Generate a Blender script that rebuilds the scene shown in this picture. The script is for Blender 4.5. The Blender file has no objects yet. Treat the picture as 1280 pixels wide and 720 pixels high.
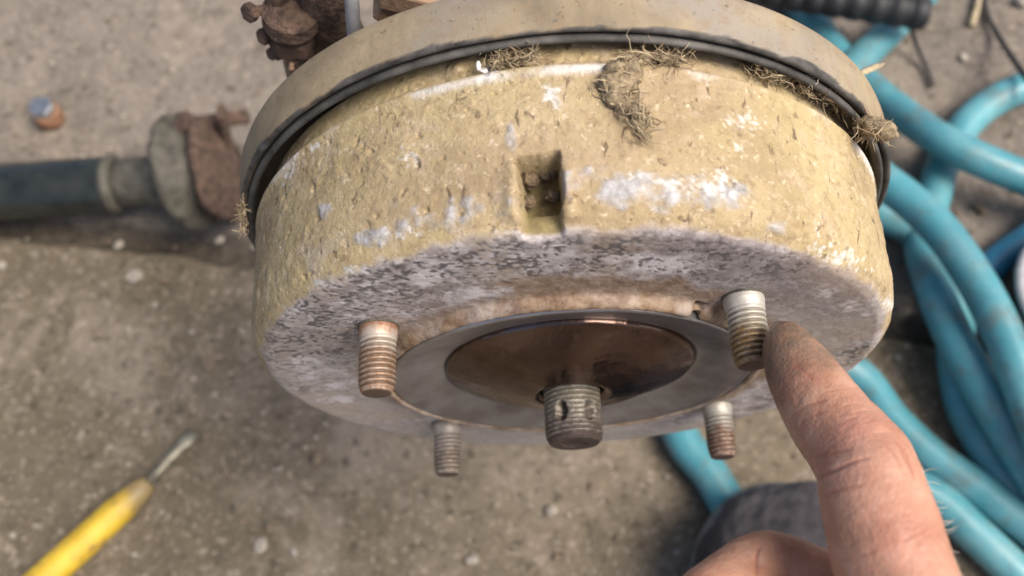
import bpy, bmesh, math, random
import numpy as np
from mathutils import Vector, Matrix

random.seed(7)
RNG = np.random.RandomState(11)
scene = bpy.context.scene
COL = scene.collection
R_ = math.radians

# ------------------------------------------------------------------ camera
CAM = np.array([-0.011325, -0.094327, 0.274631])
ROT = np.array([[0.998768, -0.045501, -0.019816],      # columns: right, down, forward
                [-0.033380, -0.911371, 0.410230],
                [-0.036725, -0.409063, -0.911767]])
FPX = 1151.8
cd = bpy.data.cameras.new('camera')
cam = bpy.data.objects.new('camera', cd)
COL.objects.link(cam)
M = Matrix(((ROT[0, 0], -ROT[0, 1], -ROT[0, 2], CAM[0]),
            (ROT[1, 0], -ROT[1, 1], -ROT[1, 2], CAM[1]),
            (ROT[2, 0], -ROT[2, 1], -ROT[2, 2], CAM[2]),
            (0, 0, 0, 1)))
cam.matrix_world = M
cd.sensor_width = 36.0
cd.lens = FPX / 1280 * 36
cd.clip_start = 0.005
cd.clip_end = 100
cd.dof.use_dof = True
cd.dof.focus_distance = 0.238
cd.dof.aperture_fstop = 11.0
scene.camera = cam

# ------------------------------------------------------------------ sky, sun, exposure
SUN = Vector((0.50, -0.16, 0.82)).normalized()          # towards the light
w = bpy.data.worlds.new('World')
scene.world = w
w.use_nodes = True
nt = w.node_tree
sky = nt.nodes.new('ShaderNodeTexSky')
sky.sky_type = 'NISHITA'
sky.sun_disc = False
sky.sun_elevation = math.asin(SUN.z)
sky.sun_rotation = math.atan2(SUN.x, SUN.y)
sky.air_density = 0.7
sky.dust_density = 4.0
sky.ozone_density = 0.5
bg = nt.nodes['Background']
bg.inputs['Strength'].default_value = 0.065
nt.links.new(sky.outputs[0], bg.inputs['Color'])
sl = bpy.data.lights.new('sun', 'SUN')
sl.energy = 1.5
sl.angle = R_(34)
sl.color = (1.0, 0.93, 0.84)
sun = bpy.data.objects.new('sun', sl)
COL.objects.link(sun)
sun.rotation_euler = SUN.to_track_quat('Z', 'Y').to_euler()
sun.location = (1, 0, 2)
vs = scene.view_settings
vs.view_transform = 'Standard'
vs.look = 'None'
vs.gamma = 1
vs.exposure = 1.50
vs.use_curve_mapping = False

# ------------------------------------------------------------------ helpers
GZ = -0.27                                              # ground height, hub axis is z = 0


def ray(u, v):
    d = ROT @ np.array([(u - 640) / FPX, (v - 360) / FPX, 1.0])
    return d


def at_depth(u, v, dep):
    return CAM + ray(u, v) * dep


def on_z(u, v, z):
    d = ray(u, v)
    return CAM + d * ((z - CAM[2]) / d[2])


def on_y(u, v, y):
    d = ray(u, v)
    return CAM + d * ((y - CAM[1]) / d[1])


def project(P):
    q = (P - CAM) @ ROT
    return 640 + FPX * q[:, 0] / q[:, 2], 360 + FPX * q[:, 1] / q[:, 2]


def vnoise(P, s, seed=0):
    """smooth value noise in -1..1 at s cells per metre"""
    Q = P * s + 100.37 + seed * 17.13
    I = np.floor(Q).astype(np.int64)
    F = Q - I
    F = F * F * F * (F * (F * 6 - 15) + 10)

    def h(dx, dy, dz):
        n = (I[:, 0] + dx) * 73856093 ^ (I[:, 1] + dy) * 19349663 ^ (I[:, 2] + dz) * 83492791 ^ (seed * 2654435761 & 0x7fffffff)
        n = n & 0x7fffffff
        n = ((n >> 13) ^ n) * 60493 & 0x7fffffff
        n = (n * ((n * n * 15731 + 789221) & 0x7fffffff) + 1376312589) & 0x7fffffff
        return n / 1073741824.0 - 1.0
    x, y, z = F[:, 0], F[:, 1], F[:, 2]
    a = h(0, 0, 0) * (1 - x) + h(1, 0, 0) * x
    b = h(0, 1, 0) * (1 - x) + h(1, 1, 0) * x
    c = h(0, 0, 1) * (1 - x) + h(1, 0, 1) * x
    d = h(0, 1, 1) * (1 - x) + h(1, 1, 1) * x
    return (a * (1 - y) + b * y) * (1 - z) + (c * (1 - y) + d * y) * z


def fbm(P, s, o=4, seed=0, g=0.5):
    t = 0
    a = 1.0
    n = 0
    for i in range(o):
        t = t + a * vnoise(P, s, seed + i)
        n += a
        a *= g
        s *= 2.03
    return t / n


def sstep(a, b, x):
    t = np.clip((x - a) / (b - a), 0, 1)
    return t * t * (3 - 2 * t)


def tag(o, label=None, cat=None, group=None, kind=None):
    if label:
        o['label'] = label
    if cat:
        o['category'] = cat
    if group:
        o['group'] = group
    if kind:
        o['kind'] = kind
    return o


def empty(name, loc, label, cat, group=None):
    o = bpy.data.objects.new(name, None)
    o.empty_display_size = 0.01
    COL.objects.link(o)
    o.location = loc
    return tag(o, label, cat, group)


def mesh_obj(name, V, F, mat, parent=None, smooth=True, attrs=None):
    """V world coordinates; F list / array of faces"""
    V = np.asarray(V, float)
    me = bpy.data.meshes.new(name)
    if isinstance(F, np.ndarray):
        k = F.shape[1]
        me.vertices.add(len(V))
        me.vertices.foreach_set('co', V.ravel())
        me.loops.add(F.size)
        me.loops.foreach_set('vertex_index', F.ravel().astype(np.int32))
        me.polygons.add(len(F))
        me.polygons.foreach_set('loop_start', np.arange(0, F.size, k, dtype=np.int32))
        me.update(calc_edges=True)
        me.validate()
    else:
        me.from_pydata([tuple(v) for v in V], [], [tuple(f) for f in F])
    me.polygons.foreach_set('use_smooth', [smooth] * len(me.polygons))
    if attrs:
        for n, a in attrs.items():
            at = me.attributes.new(n, 'FLOAT', 'POINT')
            at.data.foreach_set('value', np.asarray(a, np.float32))
    if mat:
        me.materials.append(mat)
    o = bpy.data.objects.new(name, me)
    COL.objects.link(o)
    if parent:
        o.parent = parent
        o.matrix_parent_inverse = Matrix.Translation(parent.location).inverted()
    me.update()
    return o


def origin_to_base(o):
    """move a top-level mesh's origin to its own base"""
    me = o.data
    n = len(me.vertices)
    co = np.empty(n * 3)
    me.vertices.foreach_get('co', co)
    co = co.reshape(-1, 3)
    c = np.array([co[:, 0].mean(), co[:, 1].mean(), co[:, 2].min()])
    me.vertices.foreach_set('co', (co - c).ravel())
    o.location = c
    me.update()
    return o


def grid_faces(nu, nv, wrap_u=False, flip=False):
    """rows of nu, nv rows; index v*nu+u"""
    U = np.arange(nu if wrap_u else nu - 1)
    Vv = np.arange(nv - 1)
    a, b = np.meshgrid(U, Vv)
    a = a.ravel()
    b = b.ravel()
    a2 = (a + 1) % nu
    f = np.stack([b * nu + a, b * nu + a2, (b + 1) * nu + a2, (b + 1) * nu + a], 1)
    return f[:, ::-1].copy() if flip else f


def catmull(P, n):
    P = np.asarray(P, float)
    out = []
    Q = np.vstack([2 * P[0] - P[1], P, 2 * P[-1] - P[-2]])
    for i in range(1, len(Q) - 2):
        for k in range(n):
            t = k / n
            p0, p1, p2, p3 = Q[i - 1], Q[i], Q[i + 1], Q[i + 2]
            out.append(0.5 * ((2 * p1) + (-p0 + p2) * t + (2 * p0 - 5 * p1 + 4 * p2 - p3) * t * t + (-p0 + 3 * p1 - 3 * p2 + p3) * t ** 3))
    out.append(P[-1])
    return np.array(out)


def sweep(P, rad, n=16, cap=True, squash=None):
    """tube along P with radius array; parallel transport frames"""
    P = np.asarray(P, float)
    rad = np.broadcast_to(rad, (len(P),))
    T = np.gradient(P, axis=0)
    T /= np.linalg.norm(T, axis=1)[:, None] + 1e-12
    up = np.array([0, 0, 1.0]) if abs(T[0][2]) < .9 else np.array([1.0, 0, 0])
    N = np.cross(T[0], up)
    N /= np.linalg.norm(N)
    V = []
    a = np.arange(n) * 2 * np.pi / n
    for i in range(len(P)):
        N = N - T[i] * (N @ T[i])
        N /= np.linalg.norm(N) + 1e-12
        Bn = np.cross(T[i], N)
        k = 1 if squash is None else squash
        V.append(P[i] + rad[i] * (np.cos(a)[:, None] * N + k * np.sin(a)[:, None] * Bn))
    V = np.vstack(V)
    F = [tuple(f) for f in grid_faces(n, len(P), True)]
    if cap:
        F.append(tuple(range(n))[::-1])
        F.append(tuple(range((len(P) - 1) * n, len(P) * n)))
    return V, F


def merge(parts):
    V = []
    F = []
    o = 0
    for v, f in parts:
        V.append(np.asarray(v, float))
        F += [tuple(int(i) + o for i in q) for q in f]
        o += len(v)
    return np.vstack(V), F


def box(c, s, Rm=None):
    c = np.asarray(c, float)
    v = np.array([(x, y, z) for x in (-.5, .5) for y in (-.5, .5) for z in (-.5, .5)]) * np.asarray(s)
    if Rm is not None:
        v = v @ np.asarray(Rm).T
    f = [(0, 1, 3, 2), (4, 6, 7, 5), (0, 4, 5, 1), (2, 3, 7, 6), (0, 2, 6, 4), (1, 5, 7, 3)]
    return v + c, f


def frame(axis):
    a = np.asarray(axis, float)
    a = a / np.linalg.norm(a)
    t = np.array([0, 0, 1.0]) if abs(a[2]) < .9 else np.array([0, 1.0, 0])
    x = np.cross(t, a)
    x /= np.linalg.norm(x)
    return x, np.cross(a, x), a


def lathe(c, axis, prof, n=48, closed=True):
    """prof list of (radius, distance along axis)"""
    x, y, a = frame(axis)
    th = np.arange(n) * 2 * np.pi / n
    V = []
    for r, d in prof:
        V.append(np.asarray(c) + a * d + r * (np.cos(th)[:, None] * x + np.sin(th)[:, None] * y))
    V = np.vstack(V)
    F = [tuple(f) for f in grid_faces(n, len(prof), True)]
    if closed:
        F.append(tuple(range(n))[::-1])
        F.append(tuple(range((len(prof) - 1) * n, len(prof) * n)))
    return V, F


def hexprism(c, axis, af, h, cham=0.12):
    r = af / math.sqrt(3)
    return lathe(c, axis, [(r * (1 - cham), 0), (r, h * .15), (r, h * .85), (r * (1 - cham), h)], 6)


def add_bevel(o, wd, seg=2):
    m = o.modifiers.new('bevel', 'BEVEL')
    m.width = wd
    m.segments = seg
    m.limit_method = 'ANGLE'
    m.angle_limit = R_(40)
    return o


# ------------------------------------------------------------------ materials
class NB:
    """tiny node builder"""

    def __init__(self, name):
        self.m = bpy.data.materials.new(name)
        self.m.use_nodes = True
        self.t = self.m.node_tree
        self.b = self.t.nodes['Principled BSDF']
        self.tc = self.t.nodes.new('ShaderNodeTexCoord')

    def new(self, k):
        return self.t.nodes.new(k)

    def link(self, a, b):
        self.t.links.new(a, b)

    def noise(self, scale, detail=5, rough=.55, dist=0.0, stretch=None, off=0):
        n = self.new('ShaderNodeTexNoise')
        n.inputs['Scale'].default_value = scale
        n.inputs['Detail'].default_value = detail
        n.inputs['Roughness'].default_value = rough
        n.inputs['Distortion'].default_value = dist
        mp = self.new('ShaderNodeMapping')
        mp.inputs['Location'].default_value = (off * 1.7, off * .9, off * 2.3)
        if stretch:
            mp.inputs['Scale'].default_value = stretch
        self.link(self.tc.outputs['Object'], mp.inputs['Vector'])
        self.link(mp.outputs[0], n.inputs['Vector'])
        return n.outputs['Fac']

    def voro(self, scale, feat='F1', out='Distance'):
        n = self.new('ShaderNodeTexVoronoi')
        n.feature = feat
        n.inputs['Scale'].default_value = scale
        self.link(self.tc.outputs['Object'], n.inputs['Vector'])
        return n.outputs[out]

    def ramp(self, fac, stops, interp='LINEAR'):
        r = self.new('ShaderNodeValToRGB')
        r.color_ramp.interpolation = interp
        e = r.color_ramp.elements
        while len(e) < len(stops):
            e.new(0.5)
        for q, (p, c) in zip(e, stops):
            q.position = p
            q.color = (*c, 1) if not isinstance(c, (int, float)) else (c, c, c, 1)
        self.link(fac, r.inputs[0])
        return r.outputs[0]

    def mix(self, fac, a, b, mode='MIX'):
        n = self.new('ShaderNodeMix')
        n.data_type = 'RGBA'
        n.blend_type = mode
        for s, v in ((n.inputs[0], fac), (n.inputs[6], a), (n.inputs[7], b)):
            if isinstance(v, (int, float)):
                s.default_value = v if s is n.inputs[0] or s.type == 'VALUE' else (v, v, v, 1)
            elif isinstance(v, tuple):
                s.default_value = (*v, 1)
            else:
                self.link(v, s)
        return n.outputs[2]

    def math(self, op, a, b=None, c=None):
        n = self.new('ShaderNodeMath')
        n.operation = op
        n.use_clamp = False
        for i, v in enumerate((a, b, c)):
            if v is None:
                continue
            if isinstance(v, (int, float)):
                n.inputs[i].default_value = v
            else:
                self.link(v, n.inputs[i])
        return n.outputs[0]

    def attr(self, name):
        n = self.new('ShaderNodeAttribute')
        n.attribute_name = name
        return n.outputs['Fac']

    def bump(self, h, strength=.5, dist=.001, normal=None):
        n = self.new('ShaderNodeBump')
        n.inputs['Strength'].default_value = strength
        n.inputs['Distance'].default_value = dist
        self.link(h, n.inputs['Height'])
        if normal is not None:
            self.link(normal, n.inputs['Normal'])
        return n.outputs[0]

    def done(self, color=None, rough=None, metal=None, normal=None, spec=None):
        for k, v in (('Base Color', color), ('Roughness', rough), ('Metallic', metal), ('Normal', normal), ('Specular IOR Level', spec)):
            if v is None:
                continue
            s = self.b.inputs[k]
            if isinstance(v, (int, float)):
                s.default_value = v
            elif isinstance(v, tuple):
                s.default_value = (*v, 1)
            else:
                self.link(v, s)
        return self.m


def simple(name, col, rough=.6, metal=0.0, var=.35, scale=120, bump=.2, bdist=.0005, col2=None):
    n = NB(name)
    f = n.noise(scale, 6, .6)
    c2 = col2 or tuple(v * (1 - var) for v in col)
    c = n.ramp(f, [(.32, c2), (.68, col)])
    nn = n.bump(n.noise(scale * 3, 5, .6, off=3), bump, bdist)
    return n.done(c, rough, metal, nn)


def drum_material():
    n = NB('drum mud and scraped metal')
    wear = n.attr('wear')
    white = n.attr('white')
    face = n.attr('face')
    rust = n.attr('rust')
    clod = n.attr('clod')
    dark = n.attr('flake')
    # dried mud
    a = n.noise(55, 6, .6, .3)
    mud = n.ramp(a, [(.25, (.29, .21, .11)), (.45, (.42, .325, .175)), (.62, (.51, .405, .225)), (.8, (.58, .47, .30))])
    b = n.noise(420, 5, .65, off=2)
    mud = n.mix(n.ramp(b, [(.55, 0.0), (.72, .55)]), mud, (.68, .57, .42))
    mud = n.mix(n.ramp(n.noise(340, 6, .7, .3, off=15), [(.36, .75), (.50, 0.0)]), mud, (.27, .185, .105))
    mud = n.mix(n.ramp(n.noise(150, 6, .7, .3, off=25), [(.54, 0.0), (.66, .6)]), mud, (.60, .47, .35))
    mud = n.mix(n.ramp(n.noise(800, 4, .6, .6, off=5), [(.30, .85), (.39, 0.0)]), mud, (.13, .085, .05))
    mud = n.mix(n.ramp(n.noise(230, 3, .5, .8, off=35), [(.275, .8), (.31, 0.0)]), mud, (.10, .07, .045))
    mud = n.mix(n.ramp(n.noise(24, 4, .6, off=9), [(.45, 0.0), (.66, .45)]), mud, (.46, .365, .185))
    mud = n.mix(n.ramp(n.noise(17, 5, .65, .4, off=45), [(.42, .55), (.56, 0.0)]), mud, (.36, .265, .165))
    mud = n.mix(n.ramp(n.noise(38, 6, .7, .5, off=55), [(.57, 0.0), (.68, .45)]), mud, (.44, .40, .34))
    mud = n.mix(n.ramp(n.noise(420, 3, .55, .5, stretch=(1, .35, 1), off=65), [(.30, .8), (.37, 0.0)]), mud, (.12, .08, .05))
    mud = n.mix(n.ramp(n.noise(520, 4, .6, .4, off=67), [(.60, 0.0), (.68, .6)]), mud, (.70, .58, .43))
    mud = n.mix(n.math('MULTIPLY', clod, .6), mud, (.46, .34, .20))
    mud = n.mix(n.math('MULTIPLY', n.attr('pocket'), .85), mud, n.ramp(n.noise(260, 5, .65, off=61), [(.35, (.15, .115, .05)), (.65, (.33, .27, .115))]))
    # scraped bluish grey metal
    met = n.ramp(n.noise(300, 6, .65, off=4), [(.32, (.20, .195, .195)), (.5, (.40, .395, .405)), (.66, (.60, .595, .61))])
    col = n.mix(wear, mud, met)
    col = n.mix(white, col, n.ramp(n.noise(600, 3, .5, off=7), [(.3, (.55, .52, .47)), (.7, (.86, .84, .80))]))
    # front face: old pale paint over grey-mauve metal with flakes gone
    p = n.noise(90, 7, .68, .4, off=6)
    fc = n.ramp(p, [(.30, (.15, .12, .105)), (.43, (.275, .232, .212)), (.56, (.385, .342, .322)), (.72, (.52, .475, .455))])
    q = n.noise(260, 6, .7, .5, off=8)
    fc = n.mix(n.ramp(q, [(.48, 0.0), (.58, .75)]), fc, (.62, .565, .55))
    fc = n.mix(n.ramp(n.noise(480, 5, .65, .6, off=28), [(.34, .5), (.42, 0.0)]), fc, (.19, .165, .16))
    fc = n.mix(n.ramp(n.noise(36, 5, .6, off=12), [(.46, 0.0), (.62, .7)]), fc, (.42, .325, .225))
    fc = n.mix(n.math('MULTIPLY', n.attr('cream'), n.ramp(n.noise(130, 6, .65, off=31), [(.35, .25), (.6, .95)])), fc, (.44, .39, .335))
    fc = n.mix(n.math('MULTIPLY', n.attr('mauve'), n.ramp(n.noise(110, 6, .65, off=33), [(.3, .95), (.65, .35)])), fc, (.255, .222, .222))  # mauve metal zone plus the stud shadow painted into the face colour
    fc = n.mix(n.attr('chalk'), fc, (.70, .645, .635))
    fc = n.mix(dark, fc, n.ramp(n.noise(500, 4, .6, off=21), [(.35, (.06, .055, .056)), (.65, (.16, .145, .14))]))
    fc = n.mix(rust, fc, n.ramp(n.noise(240, 5, .65, off=14), [(.3, (.12, .068, .04)), (.48, (.235, .155, .098)), (.72, (.40, .31, .22))]))
    col = n.mix(face, col, fc)
    rough = n.mix(face, n.mix(wear, .92, .55), .58)
    h1 = n.noise(900, 6, .7, off=1)
    h2 = n.noise(2600, 3, .6, off=3)
    h = n.math('ADD', n.math('MULTIPLY', h1, 1.0), n.math('MULTIPLY', h2, .35))
    h = n.math('MULTIPLY', h, n.math('SUBTRACT', 1.0, n.math('MULTIPLY', face, .6)))
    nn = n.bump(h, .62, .0010)
    m = n.done(col, rough, 0.0, nn, .3)
    return m


def plate_material():
    n = NB('dusty tan plate paint')
    a = n.noise(45, 6, .6, .3)
    c = n.ramp(a, [(.28, (.17, .135, .09)), (.5, (.29, .23, .145)), (.7, (.38, .305, .19))])
    c = n.mix(n.ramp(n.noise(23, 3, .5, off=4), [(.47, 0.0), (.60, .75)]), c, (.26, .232, .20))
    c = n.mix(n.ramp(n.noise(300, 6, .7, .3, off=16), [(.38, .5), (.52, 0.0)]), c, (.25, .18, .11))
    c = n.mix(n.ramp(n.noise(65, 6, .65, .3, off=6), [(.655, 0.0), (.68, .9)]), c, (.085, .082, .08))
    c = n.mix(n.ramp(n.noise(600, 4, .6, off=8), [(.30, .7), (.38, 0.0)]), c, (.12, .09, .06))
    c = n.mix(n.attr('edge'), c, n.ramp(n.noise(160, 5, .6, off=3), [(.35, (.03, .028, .026)), (.7, (.13, .12, .11))]))
    nn = n.bump(n.noise(900, 5, .65, off=2), .35, .0005)
    return n.done(c, .75, 0.0, nn, .35)


def stud_material(name, base, mid, end, b0, b1):
    n = NB(name)
    u = n.attr('along')
    u = n.math('ADD', u, n.math('MULTIPLY', n.math('SUBTRACT', n.noise(250, 4, .6), .5), .35))
    e = .08
    c = n.ramp(u, [(max(b0 - e, 0), base), (b0 + e, mid), (b1 - e, mid), (b1 + e, end)])
    c = n.mix(n.ramp(n.noise(700, 5, .65, off=3), [(.42, 0.0), (.68, .5)]), c, (.5, .44, .38))
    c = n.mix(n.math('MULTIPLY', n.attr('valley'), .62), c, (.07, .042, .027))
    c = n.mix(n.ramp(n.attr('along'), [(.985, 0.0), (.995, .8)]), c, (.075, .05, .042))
    nn = n.bump(n.noise(1800, 4, .6), .3, .0003)
    return n.done(c, .48, .35, nn)


def ground_material():
    n = NB('rough concrete floor')
    a = n.noise(7, 5, .6, .4)
    c = n.ramp(a, [(.3, (.115, .092, .06)), (.5, (.178, .143, .10)), (.7, (.245, .20, .15))])
    # the slab is browner towards one side, greyer further back
    mp = n.new('ShaderNodeSeparateXYZ')
    n.link(n.tc.outputs['Object'], mp.inputs[0])
    yf = n.math('ADD', mp.outputs[1], n.math('MULTIPLY', n.math('SUBTRACT', n.noise(6, 4, .6, off=5), .5), .35))
    c = n.mix(n.math('MULTIPLY', n.attr('slab'), .72), c, n.ramp(n.noise(11, 5, .6, off=79), [(.35, (.15, .13, .115)), (.65, (.225, .195, .172))]))
    xs = n.math('ADD', mp.outputs[0], n.math('MULTIPLY', n.math('SUBTRACT', n.noise(7, 5, .6, .5, off=71), .5), .4))
    ol = n.math('MULTIPLY', n.ramp(n.math('ADD', xs, .5), [(.25, .85), (.55, .1)]), n.math('SUBTRACT', 1.0, n.attr('slab')))
    c = n.mix(ol, c, (.122, .099, .066))
    c = n.mix(n.ramp(n.noise(9, 6, .65, .6, off=75), [(.55, 0.0), (.66, .55)]), c, (.29, .24, .185))
    b = n.noise(60, 6, .68, .3, off=2)
    c = n.mix(n.ramp(b, [(.3, .7), (.46, 0.0)]), c, (.085, .068, .048))
    c = n.mix(n.ramp(b, [(.54, 0.0), (.70, .6)]), c, (.27, .225, .175))
    c = n.mix(n.ramp(n.noise(210, 6, .7, off=7), [(.56, 0.0), (.66, .8)]), c, (.40, .33, .26))
    c = n.mix(n.ramp(n.noise(420, 4, .6, off=17), [(.64, 0.0), (.70, .8)]), c, (.55, .48, .40))
    c = n.mix(n.ramp(n.noise(160, 5, .65, off=11), [(.34, .8), (.43, 0.0)]), c, (.055, .045, .032))
    c = n.mix(n.math('MULTIPLY', n.attr('joint'), .8), c, n.ramp(n.noise(180, 5, .65, off=83), [(.35, (.028, .023, .017)), (.7, (.10, .082, .06))]))
    h = n.math('ADD', n.noise(120, 6, .7, off=1), n.math('MULTIPLY', n.noise(480, 4, .6, off=4), .5))
    nn = n.bump(h, .6, .003)
    return n.done(c, .88, 0.0, nn, .3)


def skin_material():
    n = NB('skin')
    a = n.noise(95, 4, .55, .3)
    c = n.ramp(a, [(.3, (.37, .175, .105)), (.5, (.47, .245, .155)), (.7, (.56, .33, .225))])
    c = n.mix(n.math('MULTIPLY', n.attr('redness'), .5), c, (.58, .25, .19))
    c = n.mix(n.ramp(n.noise(420, 4, .6, off=3), [(.55, 0.0), (.75, .35)]), c, (.66, .44, .33))
    c = n.mix(n.ramp(n.noise(150, 5, .65, off=9), [(.62, 0.0), (.75, .35)]), c, (.45, .17, .12))
    dirt = n.math('MULTIPLY', n.attr('dirt'), n.ramp(n.noise(260, 6, .65, off=5), [(.3, .6), (.6, 1.0)]))
    c = n.mix(n.math('MULTIPLY', dirt, .95), c, (.16, .115, .08))
    lines = n.math('MULTIPLY', n.ramp(n.voro(900, 'DISTANCE_TO_EDGE'), [(.02, 1.0), (.10, 0.0)]), n.ramp(n.noise(90, 4, .6, off=51), [(.48, 0.0), (.62, .3)]))
    c = n.mix(lines, c, (.30, .17, .105))
    c = n.mix(n.math('MULTIPLY', n.attr('crease'), .6), c, (.36, .13, .085))
    v = n.voro(900, 'DISTANCE_TO_EDGE')
    h = n.math('ADD', n.math('MULTIPLY', n.math('MINIMUM', v, .25), 1.2), n.noise(700, 5, .6, off=2))
    nn = n.bump(h, .40, .0005)
    m = n.done(c, n.ramp(n.noise(300, 4, .6, off=41), [(.35, .30), (.65, .46)]), 0.0, nn, .5)
    b = n.b
    b.inputs['Subsurface Weight'].default_value = .12
    b.inputs['Subsurface Radius'].default_value = (1.0, .35, .18)
    b.inputs['Subsurface Scale'].default_value = .0035
    return m


def hose_material():
    n = NB('turquoise plastic hose')
    a = n.noise(22, 5, .6)
    c = n.ramp(a, [(.3, (.045, .205, .245)), (.55, (.08, .285, .33)), (.75, (.14, .355, .39))])
    c = n.mix(n.ramp(n.noise(70, 7, .7, off=3), [(.50, 0.0), (.75, .4)]), c, (.27, .35, .34))
    c = n.mix(n.ramp(n.noise(26, 5, .6, off=13), [(.50, 0.0), (.70, .35)]), c, (.20, .34, .37))
    c = n.mix(n.ramp(n.noise(45, 7, .7, off=6), [(.52, 0.0), (.66, .6)]), c, (.13, .13, .11))
    nn = n.bump(n.noise(260, 4, .6), .12, .0008)
    return n.done(c, n.ramp(n.noise(60, 4, .6, off=8), [(.35, .30), (.7, .50)]), 0.0, nn, .5)


MAT = {
    'drum': drum_material(),
    'plate': plate_material(),
    'ground': ground_material(),
    'skin': skin_material(),
    'hose': hose_material(),
    'clod': simple('dried mud clod', (.30, .21, .125), .95, 0, .6, 500, .9, .0014),
    'flange': simple('dull grey flange steel', (.45, .45, .475), .30, .8, .45, 60, .25, .0006, (.23, .205, .20)),
    'seal': simple('dirty grey seal', (.125, .117, .105), .75, 0, .6, 90, .5, .0008, (.03, .028, .024)),
    'black': simple('black rubber', (.022, .022, .024), .6, 0, .5, 150, .3, .0006),
    'greymetal': simple('bare grey steel', (.30, .29, .28), .42, .7, .45, 160, .25, .0004),
    'rust': simple('rusty casting', (.19, .118, .082), .8, .05, .6, 210, 1.0, .0025, (.04, .025, .018)),
    'rustlight': simple('pale rust', (.35, .225, .14), .85, 0, .5, 150, .6, .001),
    'darkpaint': simple('gloss black paint', (.010, .014, .015), .20, 0, .4, 60, .10, .0008, (.03, .034, .03)),
    'olive': simple('greasy olive steel', (.13, .12, .092), .6, .1, .5, 110, .7, .0016, (.045, .038, .028)),
    'yellow': None,
    'pebble': simple('pale stone chip', (.42, .37, .30), .9, 0, .4, 300, .5, .0006),
    'pebbledark': simple('brown stone chip', (.24, .18, .125), .9, 0, .5, 300, .5, .0006),
    'shoe': simple('charcoal fabric', (.062, .055, .058), .95, 0, .45, 32, .6, .0012, (.024, .021, .023)),
    'shoe_trim': simple('dark suede', (.042, .036, .038), .85, 0, .4, 60, .4, .0008),
    'sole': simple('grey rubber sole', (.15, .16, .155), .7, 0, .35, 120, .3, .0006),
    'straw': simple('dry straw', (.60, .48, .30), .85, 0, .55, 260, .3, .0003),
    'strawmat': simple('matted straw and mud', (.50, .385, .235), .95, 0, .6, 600, .9, .0012),
    'strawdark': simple('brown rotted straw', (.30, .215, .125), .9, 0, .5, 260, .3, .0003),
    'hair': simple('pale body hair', (.55, .50, .44), .5, 0, .2, 200, .0),
    'nail': simple('finger nail', (.52, .31, .24), .35, 0, .2, 200, .1),
    'chrome': simple('bright worn steel', (.62, .62, .60), .22, .9, .25, 120, .15, .0003),
    'palegrey': simple('pale grey plastic', (.42, .42, .44), .5, 0, .3, 150, .2),
}
# yellow handle, worn brown at the front
_y = NB('yellow painted handle')
_c = _y.ramp(_y.noise(60, 5, .6), [(.3, (.48, .30, .02)), (.65, (.66, .45, .04))])
_c = _y.mix(_y.ramp(_y.noise(110, 6, .65, .4, off=4), [(.52, 0.0), (.64, .8)]), _c, (.30, .19, .06))
_c = _y.mix(_y.attr('worn'), _c, (.20, .15, .085))
MAT['yellow'] = _y.done(_c, .5, 0.0, _y.bump(_y.noise(300, 4, .6), .2, .0006))

# brown burnished dome washer
_d = NB('brown burnished steel')
_c = _d.ramp(_d.noise(42, 5, .6, .6), [(.3, (.085, .054, .043)), (.55, (.165, .112, .092)), (.75, (.28, .215, .185))])
_c = _d.mix(_d.ramp(_d.noise(210, 6, .65, off=3), [(.58, 0.0), (.72, .5)]), _c, (.27, .20, .16))
MAT['dome'] = _d.done(_c, _d.ramp(_d.noise(75, 5, .6, off=6), [(.35, .17), (.65, .32)]), 1.0, _d.bump(_d.noise(45, 4, .6, off=2), .4, .003))
_t = _d.new('ShaderNodeTangent')                         # turned on a lathe: fine rings about the hub axis
_t.direction_type = 'RADIAL'
_t.axis = 'Y'
_d.link(_t.outputs[0], _d.b.inputs['Tangent'])
_d.b.inputs['Anisotropic'].default_value = .85
_d.b.inputs['Anisotropic Rotation'].default_value = .25


# ------------------------------------------------------------------ ground
def build_ground():
    d = np.linspace(-.55, .75, 420)
    ax = np.concatenate([np.linspace(-4, -.6, 18), d, np.linspace(.82, 4, 18)])
    X, Y = np.meshgrid(ax, ax)
    P = np.stack([X.ravel(), Y.ravel(), 0 * X.ravel()], 1)
    z = .0022 * fbm(P, 9, 3, 5) + .0011 * fbm(P, 60, 4, 9) - .0016 * sstep(.25, .6, fbm(P, 34, 3, 14)) + .0007 * vnoise(P, 260, 3)
    # expansion joint between two slabs, packed with dirt
    j0 = on_z(0, 276, GZ)
    j1 = on_z(310, 312, GZ)
    jd = (j1 - j0)[:2] / np.linalg.norm((j1 - j0)[:2])
    side = (P[:, 1] - j0[1]) * jd[0] - (P[:, 0] - j0[0]) * jd[1] + .005 * fbm(P, 12, 3, 33) + .003 * fbm(P, 60, 3, 36)
    wj = .008 + .004 * fbm(P, 9, 3, 40)
    joint = sstep(wj + .004, wj - .003, np.abs(side))
    z = z - joint * .009 + .002 * joint * fbm(P, 120, 3, 44)
    P[:, 2] = GZ + z - .0015
    F = grid_faces(len(ax), len(ax))
    tag(mesh_obj('ground', P, F, MAT['ground'], attrs={'slab': sstep(-.004, .004, side), 'joint': sstep(.0, .7, joint)}), kind='structure')


build_ground()


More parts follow.
